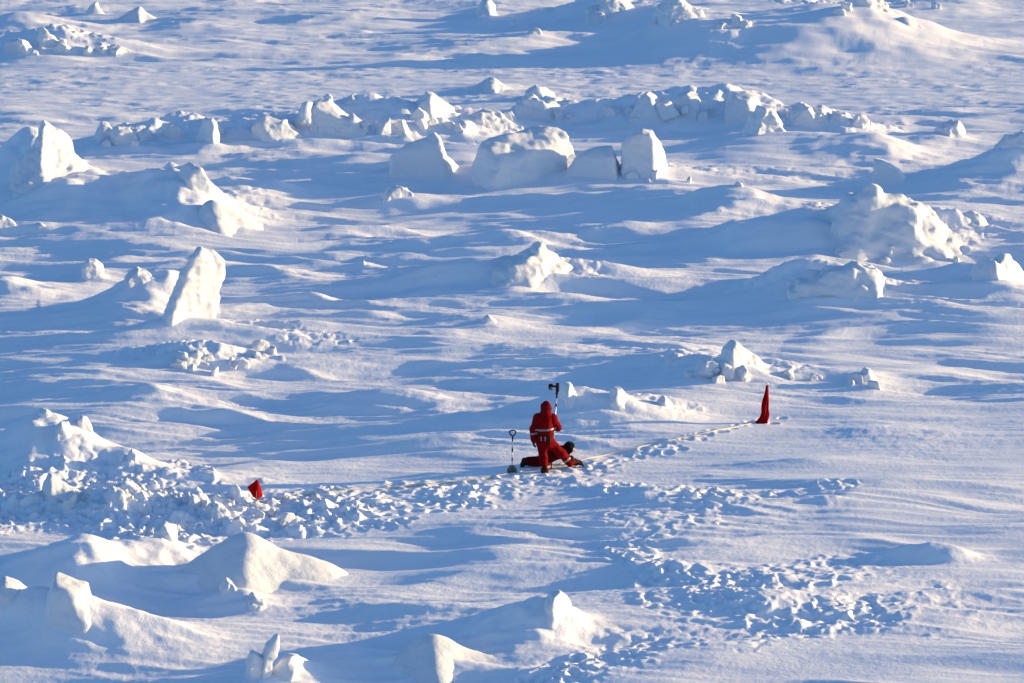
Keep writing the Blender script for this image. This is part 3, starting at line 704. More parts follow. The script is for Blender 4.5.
def make_block(b):
    x0, y0 = b['pos']; z0 = b['z']
    dep = y0 * CP + CAM_H * SP
    S = FPX / dep; c = y0 / math.hypot(y0, CAM_H)
    yaw = R(b['yaw']); cy, sy = math.cos(yaw), math.sin(yaw)
    P = np.array(b['poly'], float)
    top = P[:, 1].min()
    hw_ = b['w'] / 2 / S
    sx = max(.4, (hw_ - (0 if b.get('roof') else .42 * b['depth'] * abs(sy))) / hw_) / cy
    L = np.stack([(P[:, 0] - b['uc']) / S * sx, (b['vb'] - P[:, 1]) / S / c], 1)
    L[P[:, 1] > b['vb'] - 5, 1] -= .35                     # rooted below the snow
    D = b['depth']
    Hm = L[:, 1].max(); Wm = np.abs(L[:, 0]).max()
    k = b['rnd']
    am, sd = b['noise'], b['seed']
    if b.get('roof'):
        o_ = np.argsort(P[:, 0]); pu, pv = P[o_, 0], P[o_, 1]
        ku = np.linspace(pu[0], pu[-1], 60); kz = (b['vb'] - np.interp(ku, pu, pv)) / S / c
        kz *= 1 / (1 + .26 / b['roof'])
        for _ in range(30 if sd == 98 else 12): kz[1:-1] = (kz[:-2] + 2 * kz[1:-1] + kz[2:]) / 4
        kx = (ku - b['uc']) / S / cy
    def roof(X):
        x, y, z = X[:, 0], X[:, 1], X[:, 2]
        x = x + .10 * Hm * perlin3(x * .9 / Hm + sd, y * .9 / Hm, z * 0, sd); y = y + .12 * Hm * perlin3(x * .9 / Hm, y * .9 / Hm + sd, z * 0, sd + 3)
        xl = x * cy + y * sy; yl = -x * sy + y * cy
        t = np.interp(xl, kx, kz) - np.maximum(0, np.abs(xl) - Wm) * 1.2
        hgt = t - b['roof'] * (np.sqrt(yl * yl + .10 * Hm * Hm) - .316 * Hm)
        d = (z - hgt) * .75
        f = 1.1 / Hm
        d = d + am * (perlin3(x * f * 1.6 + sd, y * f * 1.6, z * f, sd) + .5 * perlin3(x * f * 4, y * f * 4, z * f * 4, sd + 1) + .25 * perlin3(x * f * 9, y * f * 9, z * f * 9, sd + 2))
        if b['lumpy']:
            d = d + b['lumpy'] * (.4 - 1.2 * np.abs(perlin3(x * f * 2.2, y * f * 2.2 + sd, z * f * 2.2, sd + 4)))
        return d
    def sdf(X):
        if b.get('roof'): return roof(X)
        x, y, z = X[:, 0], X[:, 1], X[:, 2]
        wob = .35 * am
        xl = x * cy + y * sy; yl = -x * sy + y * cy
        p = poly_sdf(xl, z, L)
        zc = np.clip(z / Hm, -.1, 1)
        dd = D * (.5 - .16 * zc + b['flare'] * (1 - zc) ** 2)
        d = smax(p, np.abs(yl) - dd, k)
        for az, el, u, v, off in b['planes']:
            a, e = R(az), R(el)
            n = (math.cos(e) * math.cos(a), math.cos(e) * math.sin(a), math.sin(e))
            q = ((u - b['uc']) / S, -D / 2 + off, (b['vb'] - v) / S / c)
            d = smax(d, n[0] * (x - q[0]) + n[1] * (y - q[1]) + n[2] * (z - q[2]), k * .6)
        rs = random.Random(sd * 7 + 1)
        if b['facets']:
            for _ in range(b['facets']):
                a, e = R(rs.uniform(-170, 60)), R(rs.uniform(0, 65))
                n = (math.cos(e) * math.cos(a), math.cos(e) * math.sin(a), math.sin(e))
                w_ = Wm * abs(n[0]) * .8 + D / 2 * abs(n[1]) + Hm * max(0, n[2]) * .9
                w_ *= rs.uniform(.80, .97)
                d = smax(d, n[0] * x + n[1] * y + n[2] * z - w_, .05)
        m = np.abs(d) < (2.5 * am + b['lumpy'] + .15)
        xs, ys, zs = x[m], y[m], z[m]
        f = 1 / max(.35, min(1.2, Hm * .8))
        dn = am * perlin3(xs * f + sd * 3.1, ys * f, zs * f, sd)
        dn += am * .45 * perlin3(xs * f * 2.3, ys * f * 2.3 + sd, zs * f * 2.3, sd + 1)
        dn += am * .22 * perlin3(xs * f * 5.5, ys * f * 5.5 + sd, zs * f * 5.5, sd + 2)
        dn += .28 * am * perlin3(xs * .8 + sd, ys * .8, (zs + .25 * xs) * 7.0, sd + 6)
        if b['lumpy']:
            g = f * 1.05
            bl = np.abs(perlin3(xs * g + 5, ys * g + sd, zs * g, sd + 4)) + .35 * np.abs(perlin3(xs * g * 2.1 + 5, ys * g * 2.1 + sd, zs * g * 2.1, sd + 5))
            dn += b['lumpy'] * (.42 - 1.25 * bl)
        d[m] += dn
        return d
    D2 = D * (1 + 2.2 * b['flare'])
    ex = Wm * cy + D2 / 2 * abs(sy) + .2; ey = Wm * abs(sy) + D2 / 2 * cy + .2
    if b.get('roof'): ey = (Hm + .5) / b['roof'] + .5 * Hm; ex = Wm * cy + ey * abs(sy) + .3
    vox = max(1.0 / S, (2 * ex * 2 * ey * (Hm + .9) / 260000) ** (1 / 3))
    v, q = solid(sdf, (-ex, -ey, -.5), (ex, ey, Hm + .35), vox)
    back = .75 * Hm / b['roof'] / (1 + .26 / b['roof']) if b.get('roof') else D * (.4 + .8 * b['flare'])
    o = link(b['name'], mesh_from(b['name'], v, q, M_ICE), loc=(x0, y0 + back, z0 - .03))
    return tag(o, b['label'], b['cat'])
for b in TR: make_block(b)

# small broken pieces along the ridges: a few shapes, copied
def shard(seed):
    rs = random.Random(seed)
    pl = []
    w, d, h = rs.uniform(.5, .8), rs.uniform(.22, .5), rs.uniform(.35, .65)
    for k in range(11):
        a, e = rs.uniform(0, 6.28), rs.uniform(-.2, 1.2)
        n = np.array((math.cos(e) * math.cos(a), math.cos(e) * math.sin(a), math.sin(e)), np.float32)
        pl.append((n, float(abs(n[0]) * w * .8 + abs(n[1]) * d * .8 + abs(n[2]) * h * .8) * rs.uniform(.72, 1)))
    tl = rs.uniform(-.35, .35)
    def sdf(X):
        X = np.stack([X[:, 0] * math.cos(tl) + X[:, 2] * math.sin(tl), X[:, 1], X[:, 2] * math.cos(tl) - X[:, 0] * math.sin(tl)], 1)
        dd = smax(smax(np.abs(X[:, 0]) - w, np.abs(X[:, 1]) - d, .06), np.abs(X[:, 2]) - h, .06)
        for n, o in pl: dd = smax(dd, X @ n - o, .05)
        return dd + .05 * perlin3(X[:, 0] * 2.5 + seed, X[:, 1] * 2.5, X[:, 2] * 2.5, seed) + .025 * perlin3(X[:, 0] * 7, X[:, 1] * 7 + seed, X[:, 2] * 7, seed)
    v, q = solid(sdf, (-1.1, -.9, -1), (1.1, .9, 1), .05)
    return mesh_from('ice_fragment', v, q, M_ICE)
SHARDS = [shard(200 + k) for k in range(7)]
rf = random.Random(11)
protos = {}
def scatter(pts, n, hv, lo, hi, label, group):
    P = np.array(pts, float)
    for k in range(n):
        t = rf.random() * (len(P) - 1); i = int(t)
        u, v = P[i] + (P[min(i + 1, len(P) - 1)] - P[i]) * (t - i)
        x, y, z, _ = hit(u + rf.uniform(-8, 8), v + rf.gauss(0, hv))
        m = rf.randrange(7); sc_ = rf.uniform(lo, hi) * (1.5 if rf.random() < .12 else 1)
        if m not in protos:
            o = protos[m] = link('ice_fragment', SHARDS[m])
        else:
            o = protos[m].copy(); COL.objects.link(o)
        o.location = (x, y, z + .12 * sc_); o.scale = (sc_, sc_, sc_ * rf.uniform(.7, 1.1))
        o.rotation_euler = (rf.uniform(-.35, .35), rf.uniform(-.5, .5), rf.uniform(0, 6.28))
        tag(o, label, 'ice fragment', group)
scatter([(100, 142), (200, 136), (300, 130), (400, 128), (480, 132)], 38, 4, .4, 1.0, 'small broken piece of ice lodged in the left half of the long ridge', 'broken pieces in the left half of the long ridge')
scatter([(500, 120), (620, 115), (760, 116), (860, 126)], 20, 3, .3, .75, 'small broken piece of ice lodged in the right half of the long ridge', 'broken pieces in the right half of the long ridge')
scatter([(20, 52), (70, 50), (120, 52)], 9, 3, .4, .9, 'small far piece of ice around the knobbly heap at the upper left', 'far pieces at the upper left')
scatter([(570, 20), (640, 24), (720, 28), (860, 6), (940, 8)], 12, 3, .4, .8, 'small far piece of ice strewn about the heaps at the top of the snowfield', 'far pieces along the top')
scatter([(20, 505), (90, 500), (170, 505), (240, 512), (320, 508)], 18, 8, .12, .30, 'small lump of broken snow lying in the rubble field on the left', 'lumps in the rubble field')
scatter([(690, 378), (740, 378), (800, 378), (870, 386)], 14, 3, .2, .5, 'small piece of ice in the low cluster above the tall red flag', 'pieces above the tall red flag')
scatter([(160, 368), (230, 366), (280, 345)], 12, 4, .16, .42, 'small piece of ice on the slope below the tall leaning slab', 'pieces below the leaning slab')
scatter([(840, 258), (960, 258)], 8, 5, .2, .5, 'small piece of ice fallen around the largest rounded hummock', 'pieces round the largest hummock')
scatter([(600, 178), (690, 182), (780, 186)], 6, 2, .2, .4, 'small piece of ice on the flat snow right of the upright slabs', 'pieces beside the upright slabs')
# ---------------------------------------------------------------- the two people and their kit
M_RED = plain('red survival suit fabric', (.165, .0025, .0045), .9, .18, 9, bump=.35, spec=.03)
M_MAR = plain('dull dark red suit fabric', (.11, .004, .006), .9, .2, 9, bump=.35, spec=.03)
M_RED2 = plain('red flag nylon', (.25, .002, .004), .9, .12, 14, bump=.2, spec=.03)
M_DARK = plain('black rubber and nylon', (.012, .011, .012), .7, .3, 20, spec=.12)
M_FUR = plain('black fur', (.014, .012, .012), .95, .5, 60, bump=.9, spec=.05)
M_BOOT = plain('dark maroon boot', (.05, .008, .008), .8, .3, 20, spec=.08)
M_BAND = plain('grey white reflective tape', (.20, .20, .22), .45, .1, 40)
M_SKIN = plain('skin', (.5, .27, .18), .5, .08, 30)
M_GLOVE = plain('brown leather glove', (.16, .075, .03), .7, .3, 30)
M_ALU = plain('pale grey aluminium', (.62, .62, .64), .4, .08, 30, .3)
M_YEL = plain('pale yellow webbing tape', (.75, .65, .44), .7, .12, 10)
M_STEEL = plain('worn dark steel', (.12, .11, .10), .45, .3, 25, .6)
M_BAM = plain('pale bamboo', (.60, .48, .28), .6, .15, 30)
M_BRN = plain('brown amber casing', (.20, .09, .03), .4, .2, 30)

def cone(X, a, b, ra, rb):
    a = np.array(a, np.float32); b = np.array(b, np.float32)
    ab = b - a
    t = np.clip(((X - a) @ ab) / (ab @ ab + 1e-9), 0, 1)
    return np.linalg.norm(X - a - t[:, None] * ab, axis=1) - (ra + (rb - ra) * t)

def ell(X, c, r):
    q = (X - np.array(c, np.float32)) / np.array(r, np.float32)
    l = np.linalg.norm(q, axis=1)
    return (l - 1) * min(r)

def limbs(X, parts, k=.05):
    d = None
    for a, b, ra, rb in parts:
        e = cone(X, a, b, ra, rb)
        d = e if d is None else smin(d, e, k)
    return d

def folds(X, amp, f=6.0, seed=0):
    return amp * perlin3(X[:, 0] * f, X[:, 1] * f, X[:, 2] * f * .55, seed) + amp * .5 * perlin3(X[:, 0] * f * 2.3, X[:, 1] * f * 2.3, X[:, 2] * f * 1.3, seed + 1)

def near(sdf, X, cut=.08):
    return sdf(X)

def part(name, sdf, lo, hi, h, mat, root):
    v, q = solid(sdf, lo, hi, h)
    return link(name, mesh_from(name, v, q, mat), root)

def hand(X, wrist, d, side, palm, r=.016, curl=.8, ln=.085):
    """a gloved hand: palm, four unequal bent fingers and a thumb from the side of the palm"""
    w = np.array(wrist); d = np.array(d, float); d /= np.linalg.norm(d)
    s = np.array(side, float); s -= d * (s @ d); s /= np.linalg.norm(s)
    n = np.array(palm, float); n -= d * (n @ d); n -= s * (n @ s); n /= np.linalg.norm(n)
    o = smin(cone(X, w - d * .04, w + d * .02, .042, .038), cone(X, w + d * .02 + s * .02, w + d * .085 + s * (.03 if x < -.4 else .016), .026, .024), .03)
    o = smin(o, cone(X, w + d * .02 - s * .02, w + d * .08 - s * (.03 if x < -.4 else .016), .026, .022), .03)
    for i, (off, l) in enumerate(((.036, .9), (.013, 1.0), (-.011, .94), (-.034, .76))):
        p = w + d * .085 + s * off
        for seg, f in enumerate((.45, .32, .28)):
            an = curl * (seg + .5)
            q = p + (d * math.cos(an) + n * math.sin(an)) * ln * l * f
            o = smin(o, cone(X, p, q, r, r * .92), .006); p = q
    p = w + d * .02 + s * .04
    q = p + (d * .55 + s * .6 + n * .5) * .05; o = smin(o, cone(X, p, q, .02, .017), .015)
    o = smin(o, cone(X, q, q + (d * .7 + n * .6 - s * .1) * .04, .017, .015), .006)
    return o

def face(X, c, fwd, d):
    """nose, brow, cheeks, mouth, ears and eye sockets worked into a head at c that looks along fwd"""
    c = np.array(c, np.float32); f = np.array(fwd, np.float32); f /= np.linalg.norm(f)
    up = np.array((0, 0, 1), np.float32); up -= f * (up @ f); up /= np.linalg.norm(up)
    r = np.cross(f, up)
    d = smin(d, cone(X, c + f * .085 + up * .02, c + f * .122 - up * .02, .012, .017), .015)
    for s in (-1, 1):
        d = smax(d, -(np.linalg.norm(X - (c + f * .108 + r * s * .034 + up * .018), axis=1) - .017), .012)
        d = smin(d, np.linalg.norm(X - (c + f * .084 + r * s * .034 + up * .014), axis=1) - .014, .004)
        d = smin(d, ell(X, c + r * s * .078 - f * .005, (.014, .02, .032)), .01)
    d = smin(d, cone(X, c + f * .094 - up * .056 - r * .02, c + f * .094 - up * .056 + r * .02, .009, .009), .012)
    return d

def head_mats(me, c, fwd):
    n = len(me.polygons); cen = np.empty(n * 3, np.float32); me.polygons.foreach_get('center', cen); cen = cen.reshape(-1, 3)
    f = np.array(fwd, float); f /= np.linalg.norm(f)
    q = cen - np.array(c)
    m = (np.linalg.norm(q, axis=1) < .16) & (q @ f > .005)
    me.polygons.foreach_set('material_index', m.astype(np.int32)); me.update()

# ---- standing person, seen from behind
gx, gy, gz, _ = hit(550, 470)
PZ = gz
p1 = thing('person', (gx, gy, PZ), 'person in red hooded survival suit standing with back turned, holding an upright pole', 'person')
HD = (-.085, .02, 1.50)
LFOOT, RFOOT = (-.11, -.33, -.03), (.53, .24, .11)
BODY = [((-.10, 0, .68), (-.105, 0, .95), .205, .19), ((-.105, 0, .95), (-.10, 0, 1.20), .19, .20), ((-.26, 0, 1.26), (.06, 0, 1.255), .115, .115),
        ((-.095, 0, 1.26), (-.088, .01, 1.42), .10, .075),
        ((-.19, 0, .64), (-.155, -.14, .33), .125, .10), ((-.155, -.14, .33), (-.12, -.28, .03), .10, .088),
        ((.03, 0, .64), (.29, .10, .37), .128, .105), ((.29, .10, .37), (.50, .21, .11), .105, .088)]
ARML = [((-.29, 0, 1.25), (-.385, -.02, 1.0), .105, .088), ((-.395, -.03, 1.0), (-.385, -.05, .74), .085, .062)]
ARMR = [((.09, 0, 1.245), (.185, .06, 1.02), .105, .09), ((.185, .06, 1.02), (.16, .20, 1.10), .088, .066)]
def body1(X):
    d = smin(limbs(X, BODY, .07), smin(limbs(X, ARML, .05), limbs(X, ARMR, .05), .02), .05)
    h = ell(X, HD, (.080, .098, .118)); h = face(X, HD, (.1, 1, -.05), h)
    d = smin(d, h, .03)
    return d + folds(X, .016, 6, 3) * (X[:, 2] < 1.38)
v, q = solid(body1, (-.60, -.50, -.10), (.70, .45, 1.72), .0135)
me = mesh_from('suit_body', v, q, None, mats=[M_RED, M_SKIN]); head_mats(me, HD, (.1, 1, -.05))
o = link('suit_body', me, p1)
def hood(X):
    d = ell(X, (HD[0], HD[1] - .015, HD[2] + .02), (.128, .14, .152))
    d = smin(d, cone(X, (-.09, -.01, 1.36), (-.088, 0, 1.46), .155, .115), .05)
    d = smax(d, (X[:, 1] - .085), .02)
    return d + folds(X, .012, 11, 9)
hd = part('hood', hood, (-.32, -.24, 1.15), (.14, .2, 1.72), .011, M_RED, p1)
part('hood_seam', lambda X: np.maximum(hood(X) - .008, np.abs((X[:, 2] - 1.54) + .25 * (X[:, 0] + .085)) - .014), (-.32, -.26, 1.4), (.16, .2, 1.72), .008, M_BOOT, hd)
def band(name, z0, hw, sel, lo, hi, mat=None, proud=.010, root=p1):
    part(name, lambda X: np.maximum(np.maximum(body1(X) - proud, np.abs(z0(X)) - hw), sel(X)), lo, hi, .0095, mat or M_BAND, root)
band('reflective_waist_band', lambda X: X[:, 2] - 1.01 - .06 * X[:, 0], .024, lambda X: limbs(X, BODY[:2], .05) - .06, (-.36, -.30, .90), (.2, .3, 1.12))
band('tool_belt', lambda X: X[:, 2] - .86, .028, lambda X: limbs(X, BODY[:2], .05) - .05, (-.38, -.32, .78), (.2, .3, .94), M_BOOT, .012)
band('reflective_cuff', lambda X: (X[:, 2] - .90) - .1 * X[:, 0] - .035, .024, lambda X: limbs(X, ARML, .05) - .03, (-.52, -.2, .76), (-.22, .2, 1.0))
band('reflective_ankle_band', lambda X: X[:, 2] - .115, .028, lambda X: limbs(X, BODY[5:6], .05) - .03, (-.30, -.46, .02), (.12, .02, .22))
band('reflective_ankle_band', lambda X: .8 * (X[:, 2] - .22) + .6 * (.44 - X[:, 0]), .026, lambda X: limbs(X, BODY[7:8], .05) - .02, (.20, -.02, .06), (.60, .36, .34))
for c in ((-.205, -.20, .80), (-.11, -.215, .80)):
    part('hanging_clip', lambda X, c=c: cone(X, (c[0], c[1], c[2] + .045), (c[0] + .005, c[1], c[2] - .04), .014, .018), (c[0] - .05, c[1] - .05, c[2] - .08), (c[0] + .05, c[1] + .05, c[2] + .08), .007, M_BAND, p1)
part('pouch', lambda X: np.max(np.abs((X - np.array((-.03, -.20, .73), np.float32)) / np.array((.055, .04, .10), np.float32)), axis=1) * .04 - .035 + folds(X, .006, 14, 2), (-.13, -.3, .58), (.07, -.1, .88), .009, M_BOOT, p1)
part('glove', lambda X: hand(X, (-.385, -.05, .72), (.10, .0, -1), (.2, .9, 0), (1, 0, 0), .015, .35), (-.54, -.2, .48), (-.22, .12, .80), .0075, M_DARK, p1)  # same brown pair as the right glove; its shade is put into the black colour
part('glove', lambda X: hand(X, (.160, .20, 1.105), (-.05, .75, .7), (.1, -.7, .7), (-1, .2, 0), .015, .95), (.0, .08, .98), (.32, .42, 1.32), .0075, M_GLOVE, p1)
for c, f in ((LFOOT, (.1, 1)), (RFOOT, (.8, .6))):
    f = np.array(f) / np.hypot(*f)
    def boot(X, c=c, f=f):
        a = np.array(c, float); t = np.array((f[0], f[1], 0))
        return smin(cone(X, a - t * .03 + (0, 0, .10), a - t * .02 + (0, 0, .03), .095, .075), cone(X, a - t * .04 + (0, 0, .02), a + t * .17 + (0, 0, .01), .07, .058), .03)
    part('boot', boot, (c[0] - .25, c[1] - .25, c[2] - .09), (c[0] + .3, c[1] + .32, c[2] + .24), .01, M_BOOT, p1)

# ---- the pole he holds, with the instrument on its top
def bm_tube(pts, rads, seg=14, sq=None):
    V, F = [], []
    pts = [np.array(p, float) for p in pts]
    for i, p in enumerate(pts):
        t = pts[min(i + 1, len(pts) - 1)] - pts[max(i - 1, 0)]; t /= np.linalg.norm(t)
        a = np.cross(t, (0, 1, .01)); a /= np.linalg.norm(a); b = np.cross(t, a)
        for k in range(seg):
            th = 2 * math.pi * k / seg
            V.append(p + rads[i] * (a * math.cos(th) + b * math.sin(th)))
    n = len(pts)
    for i in range(n - 1):
        for k in range(seg):
            F.append((i * seg + k, i * seg + (k + 1) % seg, (i + 1) * seg + (k + 1) % seg, (i + 1) * seg + k))
    V.append(pts[0]); V.append(pts[-1])
    for k in range(0, seg):
        F.append((n * seg, (k + 1) % seg, k)); F.append((n * seg + 1, (n - 1) * seg + k, (n - 1) * seg + (k + 1) % seg))
    return V, F
def pm(name, VF, mat, root, loc=(0, 0, 0), smooth=True, bevel=0):
    me = bpy.data.meshes.new(name); me.from_pydata([tuple(v) for v in VF[0]], [], VF[1]); me.materials.append(mat)
    for p in me.polygons: p.use_smooth = smooth
    me.update()
    o = link(name, me, root, loc)
    if bevel:
        m = o.modifiers.new('b', 'BEVEL'); m.width = bevel; m.segments = 3; m.limit_method = 'ANGLE'
    return o
def box(c, s, rot=0.0):
    cx, cy, cz = c; a, b, d = [q / 2 for q in s]
    V = []
    for x in (-a, a):
        for y in (-b, b):
            for z in (-d, d):
                V.append((cx + x * math.cos(rot) - y * math.sin(rot), cy + x * math.sin(rot) + y * math.cos(rot), cz + z))
    return V, [(0, 1, 3, 2), (4, 6, 7, 5), (0, 4, 5, 1), (2, 3, 7, 6), (0, 2, 6, 4), (1, 5, 7, 3)]
A = np.array((.03, .05, -.10)); B = np.array((.19, .42, 1.90))
L = lambda t: A + (B - A) * t
pole = thing('instrument_pole', (gx, gy, PZ), 'long thin pole with a black camera like instrument on top, held by the standing person', 'instrument pole')
pm('lower_shaft', bm_tube([L(0), L(.34)], [.017, .017]), M_DARK, pole)
pm('upper_shaft', bm_tube([L(.34), L(.93)], [.013, .013]), M_ALU, pole)
for t in (.345, .62, .80, .90):
    pm('collar', bm_tube([L(t - .018), L(t - .014), L(t + .014), L(t + .018)], [.013, .020, .020, .013]), M_DARK if t != .345 else M_ALU, pole)
T = L(.93)
pm('clamp', bm_tube([T + (0, 0, -.02), T + (0, 0, 0), T + (0, 0, .05), T + (.002, 0, .07)], [.02, .032, .030, .02]), M_DARK, pole)
pm('instrument_body', bm_tube([T + (.01, 0, .06), T + (.012, 0, .08), T + (.018, 0, .26), T + (.018, 0, .275)], [.03, .042, .042, .03], 18), M_DARK, pole)
pm('side_arm', bm_tube([T + (.01, 0, .185), T + (-.06, -.01, .20), T + (-.10, -.01, .19)], [.026, .022, .026]), M_DARK, pole)
h_ = pm('sensor_box', box(T + (-.15, -.01, .185), (.095, .11, .13), .15), M_DARK, pole, smooth=False, bevel=.012)
pm('lens', bm_tube([T + (-.14, -.05, .165), T + (-.142, -.085, .15), T + (-.142, -.10, .145)], [.036, .04, .034], 18), M_BRN, h_)

# ---- second person, kneeling low behind
kx, ky, kz, _ = hit(552, 466.0)
p2 = thing('person', (kx, ky, kz), 'person in red suit and black fur hat kneeling low behind the standing one', 'person')
HK = (.42, .0, .42)
K_B = [((-.02, 0, .28), (.22, 0, .33), .165, .165), ((.22, .12, .32), (.22, -.12, .32), .11, .11), ((.24, 0, .34), (.36, 0, .39), .09, .07),
       ((-.04, -.10, .24), (-.18, -.13, .12), .13, .105), ((-.18, -.13, .11), (-.60, -.12, .10), .11, .075),
       ((-.04, .10, .24), (-.20, .14, .12), .13, .105), ((-.20, .14, .11), (-.60, .16, .10), .11, .075)]
K_A = [((.23, -.17, .32), (.40, -.20, .14), .085, .075), ((.40, -.20, .14), (.58, -.16, .09), .07, .055),
       ((.23, .17, .32), (.38, .22, .12), .085, .075), ((.38, .22, .12), (.56, .18, .08), .07, .055)]
def body2(X):
    d = smin(limbs(X, K_B, .06), limbs(X, K_A, .04), .04)
    h = face(X, HK, (1, -.15, -.35), ell(X, HK, (.095, .082, .115)))
    return smin(d, h, .03) + folds(X, .015, 6, 5) * (np.linalg.norm(X - np.array(HK, np.float32), axis=1) > .17)
v, q = solid(body2, (-.80, -.36, -.06), (.72, .38, .62), .0135)
me = mesh_from('suit_body', v, q, None, mats=[M_MAR, M_SKIN]); head_mats(me, HK, (1, -.15, -.35))
link('suit_body', me, p2)
part('fur_hat', lambda X: smax(smin(ell(X, (HK[0] - .02, HK[1], HK[2] + .045), (.145, .135, .125)), ell(X, (HK[0] - .04, HK[1], HK[2] - .04), (.11, .125, .10)), .04), (X[:, 0] - HK[0] - .085) + (HK[2] + .02 - X[:, 2]) * .4, .03) + folds(X, .02, 22, 4), (.16, -.24, .22), (.64, .24, .68), .011, M_FUR, p2)
for s in (-1, 1):
    w = (.58, -.16, .09) if s < 0 else (.56, .18, .08)
    part('glove', lambda X, w=w, s=s: hand(X, w, (1, .1 * s, -.12), (0, 1, 0), (0, 0, -1), .02, .35, .10), (w[0] - .12, w[1] - .16, w[2] - .14), (w[0] + .30, w[1] + .16, w[2] + .12), .0085, M_DARK, p2)
    yy = -.12 if s < 0 else .16
    part('boot', lambda X, yy=yy: smin(cone(X, (-.56, yy, .10), (-.68, yy, .10), .07, .06), cone(X, (-.68, yy, .10), (-.74, yy - .03, .0), .05, .045), .03), (-.9, yy - .2, -.1), (-.44, yy + .2, .3), .010, M_DARK, p2)

# ---- shovel
sx, sy, sz, _ = hit(512.4, 473.5)
sh = thing('shovel', (sx, sy, sz + .07), 'black and white shovel with a round grip standing upright in the snow', 'shovel')
tp = lambda z: (.018 * z, .0, z)
for a, b, m in ((.10, .24, M_ALU), (.24, .30, M_DARK), (.30, .46, M_ALU), (.46, .54, M_DARK), (.54, .72, M_ALU), (.72, .84, M_DARK)):
    pm('shaft_section', bm_tube([tp(a), tp(b)], [.016 if m is M_ALU else .018] * 2), m, sh)
ring = [(.018 * .9 + 1.15 * .060 * math.cos(t) * (1.0 + .42 * math.sin(t)), 0, .905 + .068 * math.sin(t)) for t in np.linspace(-math.pi / 2, 1.5 * math.pi, 25)]
pm('grip', bm_tube(ring, [.016] * 25), M_DARK, sh)
BV, BF = [], []
for i in range(9):
    z = .13 - .035 * i; wd = .045 + .07 * min(1, i / 2.5) - .03 * max(0, (i - 6) / 2)
    for k in range(9):
        t = (k - 4) / 4
        for s in (0, 1): BV.append((t * wd, -.03 + .03 * t * t + .004 * s + .012 * i * .3, z))
n = 18
for i in range(8):
    for k in range(8):
        a = i * n + k * 2
        BF += [(a, a + 2, a + n + 2, a + n), (a + 1, a + n + 1, a + n + 3, a + 3)]
    BF += [(i * n, i * n + n, i * n + n + 1, i * n + 1), (i * n + 16, i * n + 17, i * n + n + 17, i * n + n + 16)]
for k in range(8): BF += [(k * 2, k * 2 + 1, k * 2 + 3, k * 2 + 2), (8 * n + k * 2, 8 * n + k * 2 + 2, 8 * n + k * 2 + 3, 8 * n + k * 2 + 1)]
pm('blade', (BV, BF), M_STEEL, sh)

# ---- flags
def cloth(rows, thick, wr, seed, nx=14, nz=16):
    """panel between two edges given as lists of points, sampled and wrinkled, with thickness"""
    a, b = [np.array(r, float) for r in rows]
    def along(p, t):
        s = t * (len(p) - 1); i = min(int(s), len(p) - 2); return p[i] + (p[i + 1] - p[i]) * (s - i)
    P = np.array([[along(a, j / nz) * (1 - i / nx) + along(b, j / nz) * (i / nx) for i in range(nx + 1)] for j in range(nz + 1)])
    fl = P.reshape(-1, 3)
    P[..., 1] += (wr * perlin3(fl[:, 0] * 9, fl[:, 1] * 9, fl[:, 2] * 5, seed)).reshape(P.shape[:2])
    V, F = [], []
    for s in (0, 1):
        for j in range(nz + 1):
            for i in range(nx + 1): V.append(P[j, i] + (0, thick * s, 0))
    m = (nx + 1) * (nz + 1); g = lambda s, j, i: s * m + j * (nx + 1) + i
    for j in range(nz):
        for i in range(nx):
            F.append((g(0, j, i), g(0, j + 1, i), g(0, j + 1, i + 1), g(0, j, i + 1))); F.append((g(1, j, i), g(1, j, i + 1), g(1, j + 1, i + 1), g(1, j + 1, i)))
    for j in range(nz): F += [(g(0, j, 0), g(1, j, 0), g(1, j + 1, 0), g(0, j + 1, 0)), (g(0, j, nx), g(0, j + 1, nx), g(1, j + 1, nx), g(1, j, nx))]
    for i in range(nx): F += [(g(0, 0, i), g(0, 0, i + 1), g(1, 0, i + 1), g(1, 0, i)), (g(0, nz, i), g(1, nz, i), g(1, nz, i + 1), g(0, nz, i + 1))]
    return V, F
fx, fy, fz, _ = hit(256.5, 504)
fl = thing('marker_flag', (fx, fy, fz), 'small triangular red flag folded over a short pale stick beside the rubble', 'marker flag')
sc = 1 / 43.5
pt = lambda u, v, y: ((u - 256.5) * sc, y, (504 - v) * sc / .975)
pm('stick', bm_tube([pt(256.3, 508, 0), pt(256.6, 495, 0), pt(257.3, 481.5, 0)], [.016, .014, .012]), M_BAM, fl)
pm('flag_cloth', cloth(([pt(257.3, 480.5, -.02), pt(257.2, 490, -.03), pt(256.8, 500.5, -.03)], [pt(257.0, 480.9, .0), pt(246.6, 490.3, .16), pt(252, 499, .12)]), .008, .03, 3), M_RED2, fl)
pm('flag_cloth', cloth(([pt(257.5, 480.5, -.02), pt(257.4, 490, -.03), pt(257.0, 501, -.03)], [pt(257.8, 480.9, .0), pt(260.4, 490.3, .12), pt(261.8, 498.5, .14)]), .008, .03, 5), M_RED2, fl)

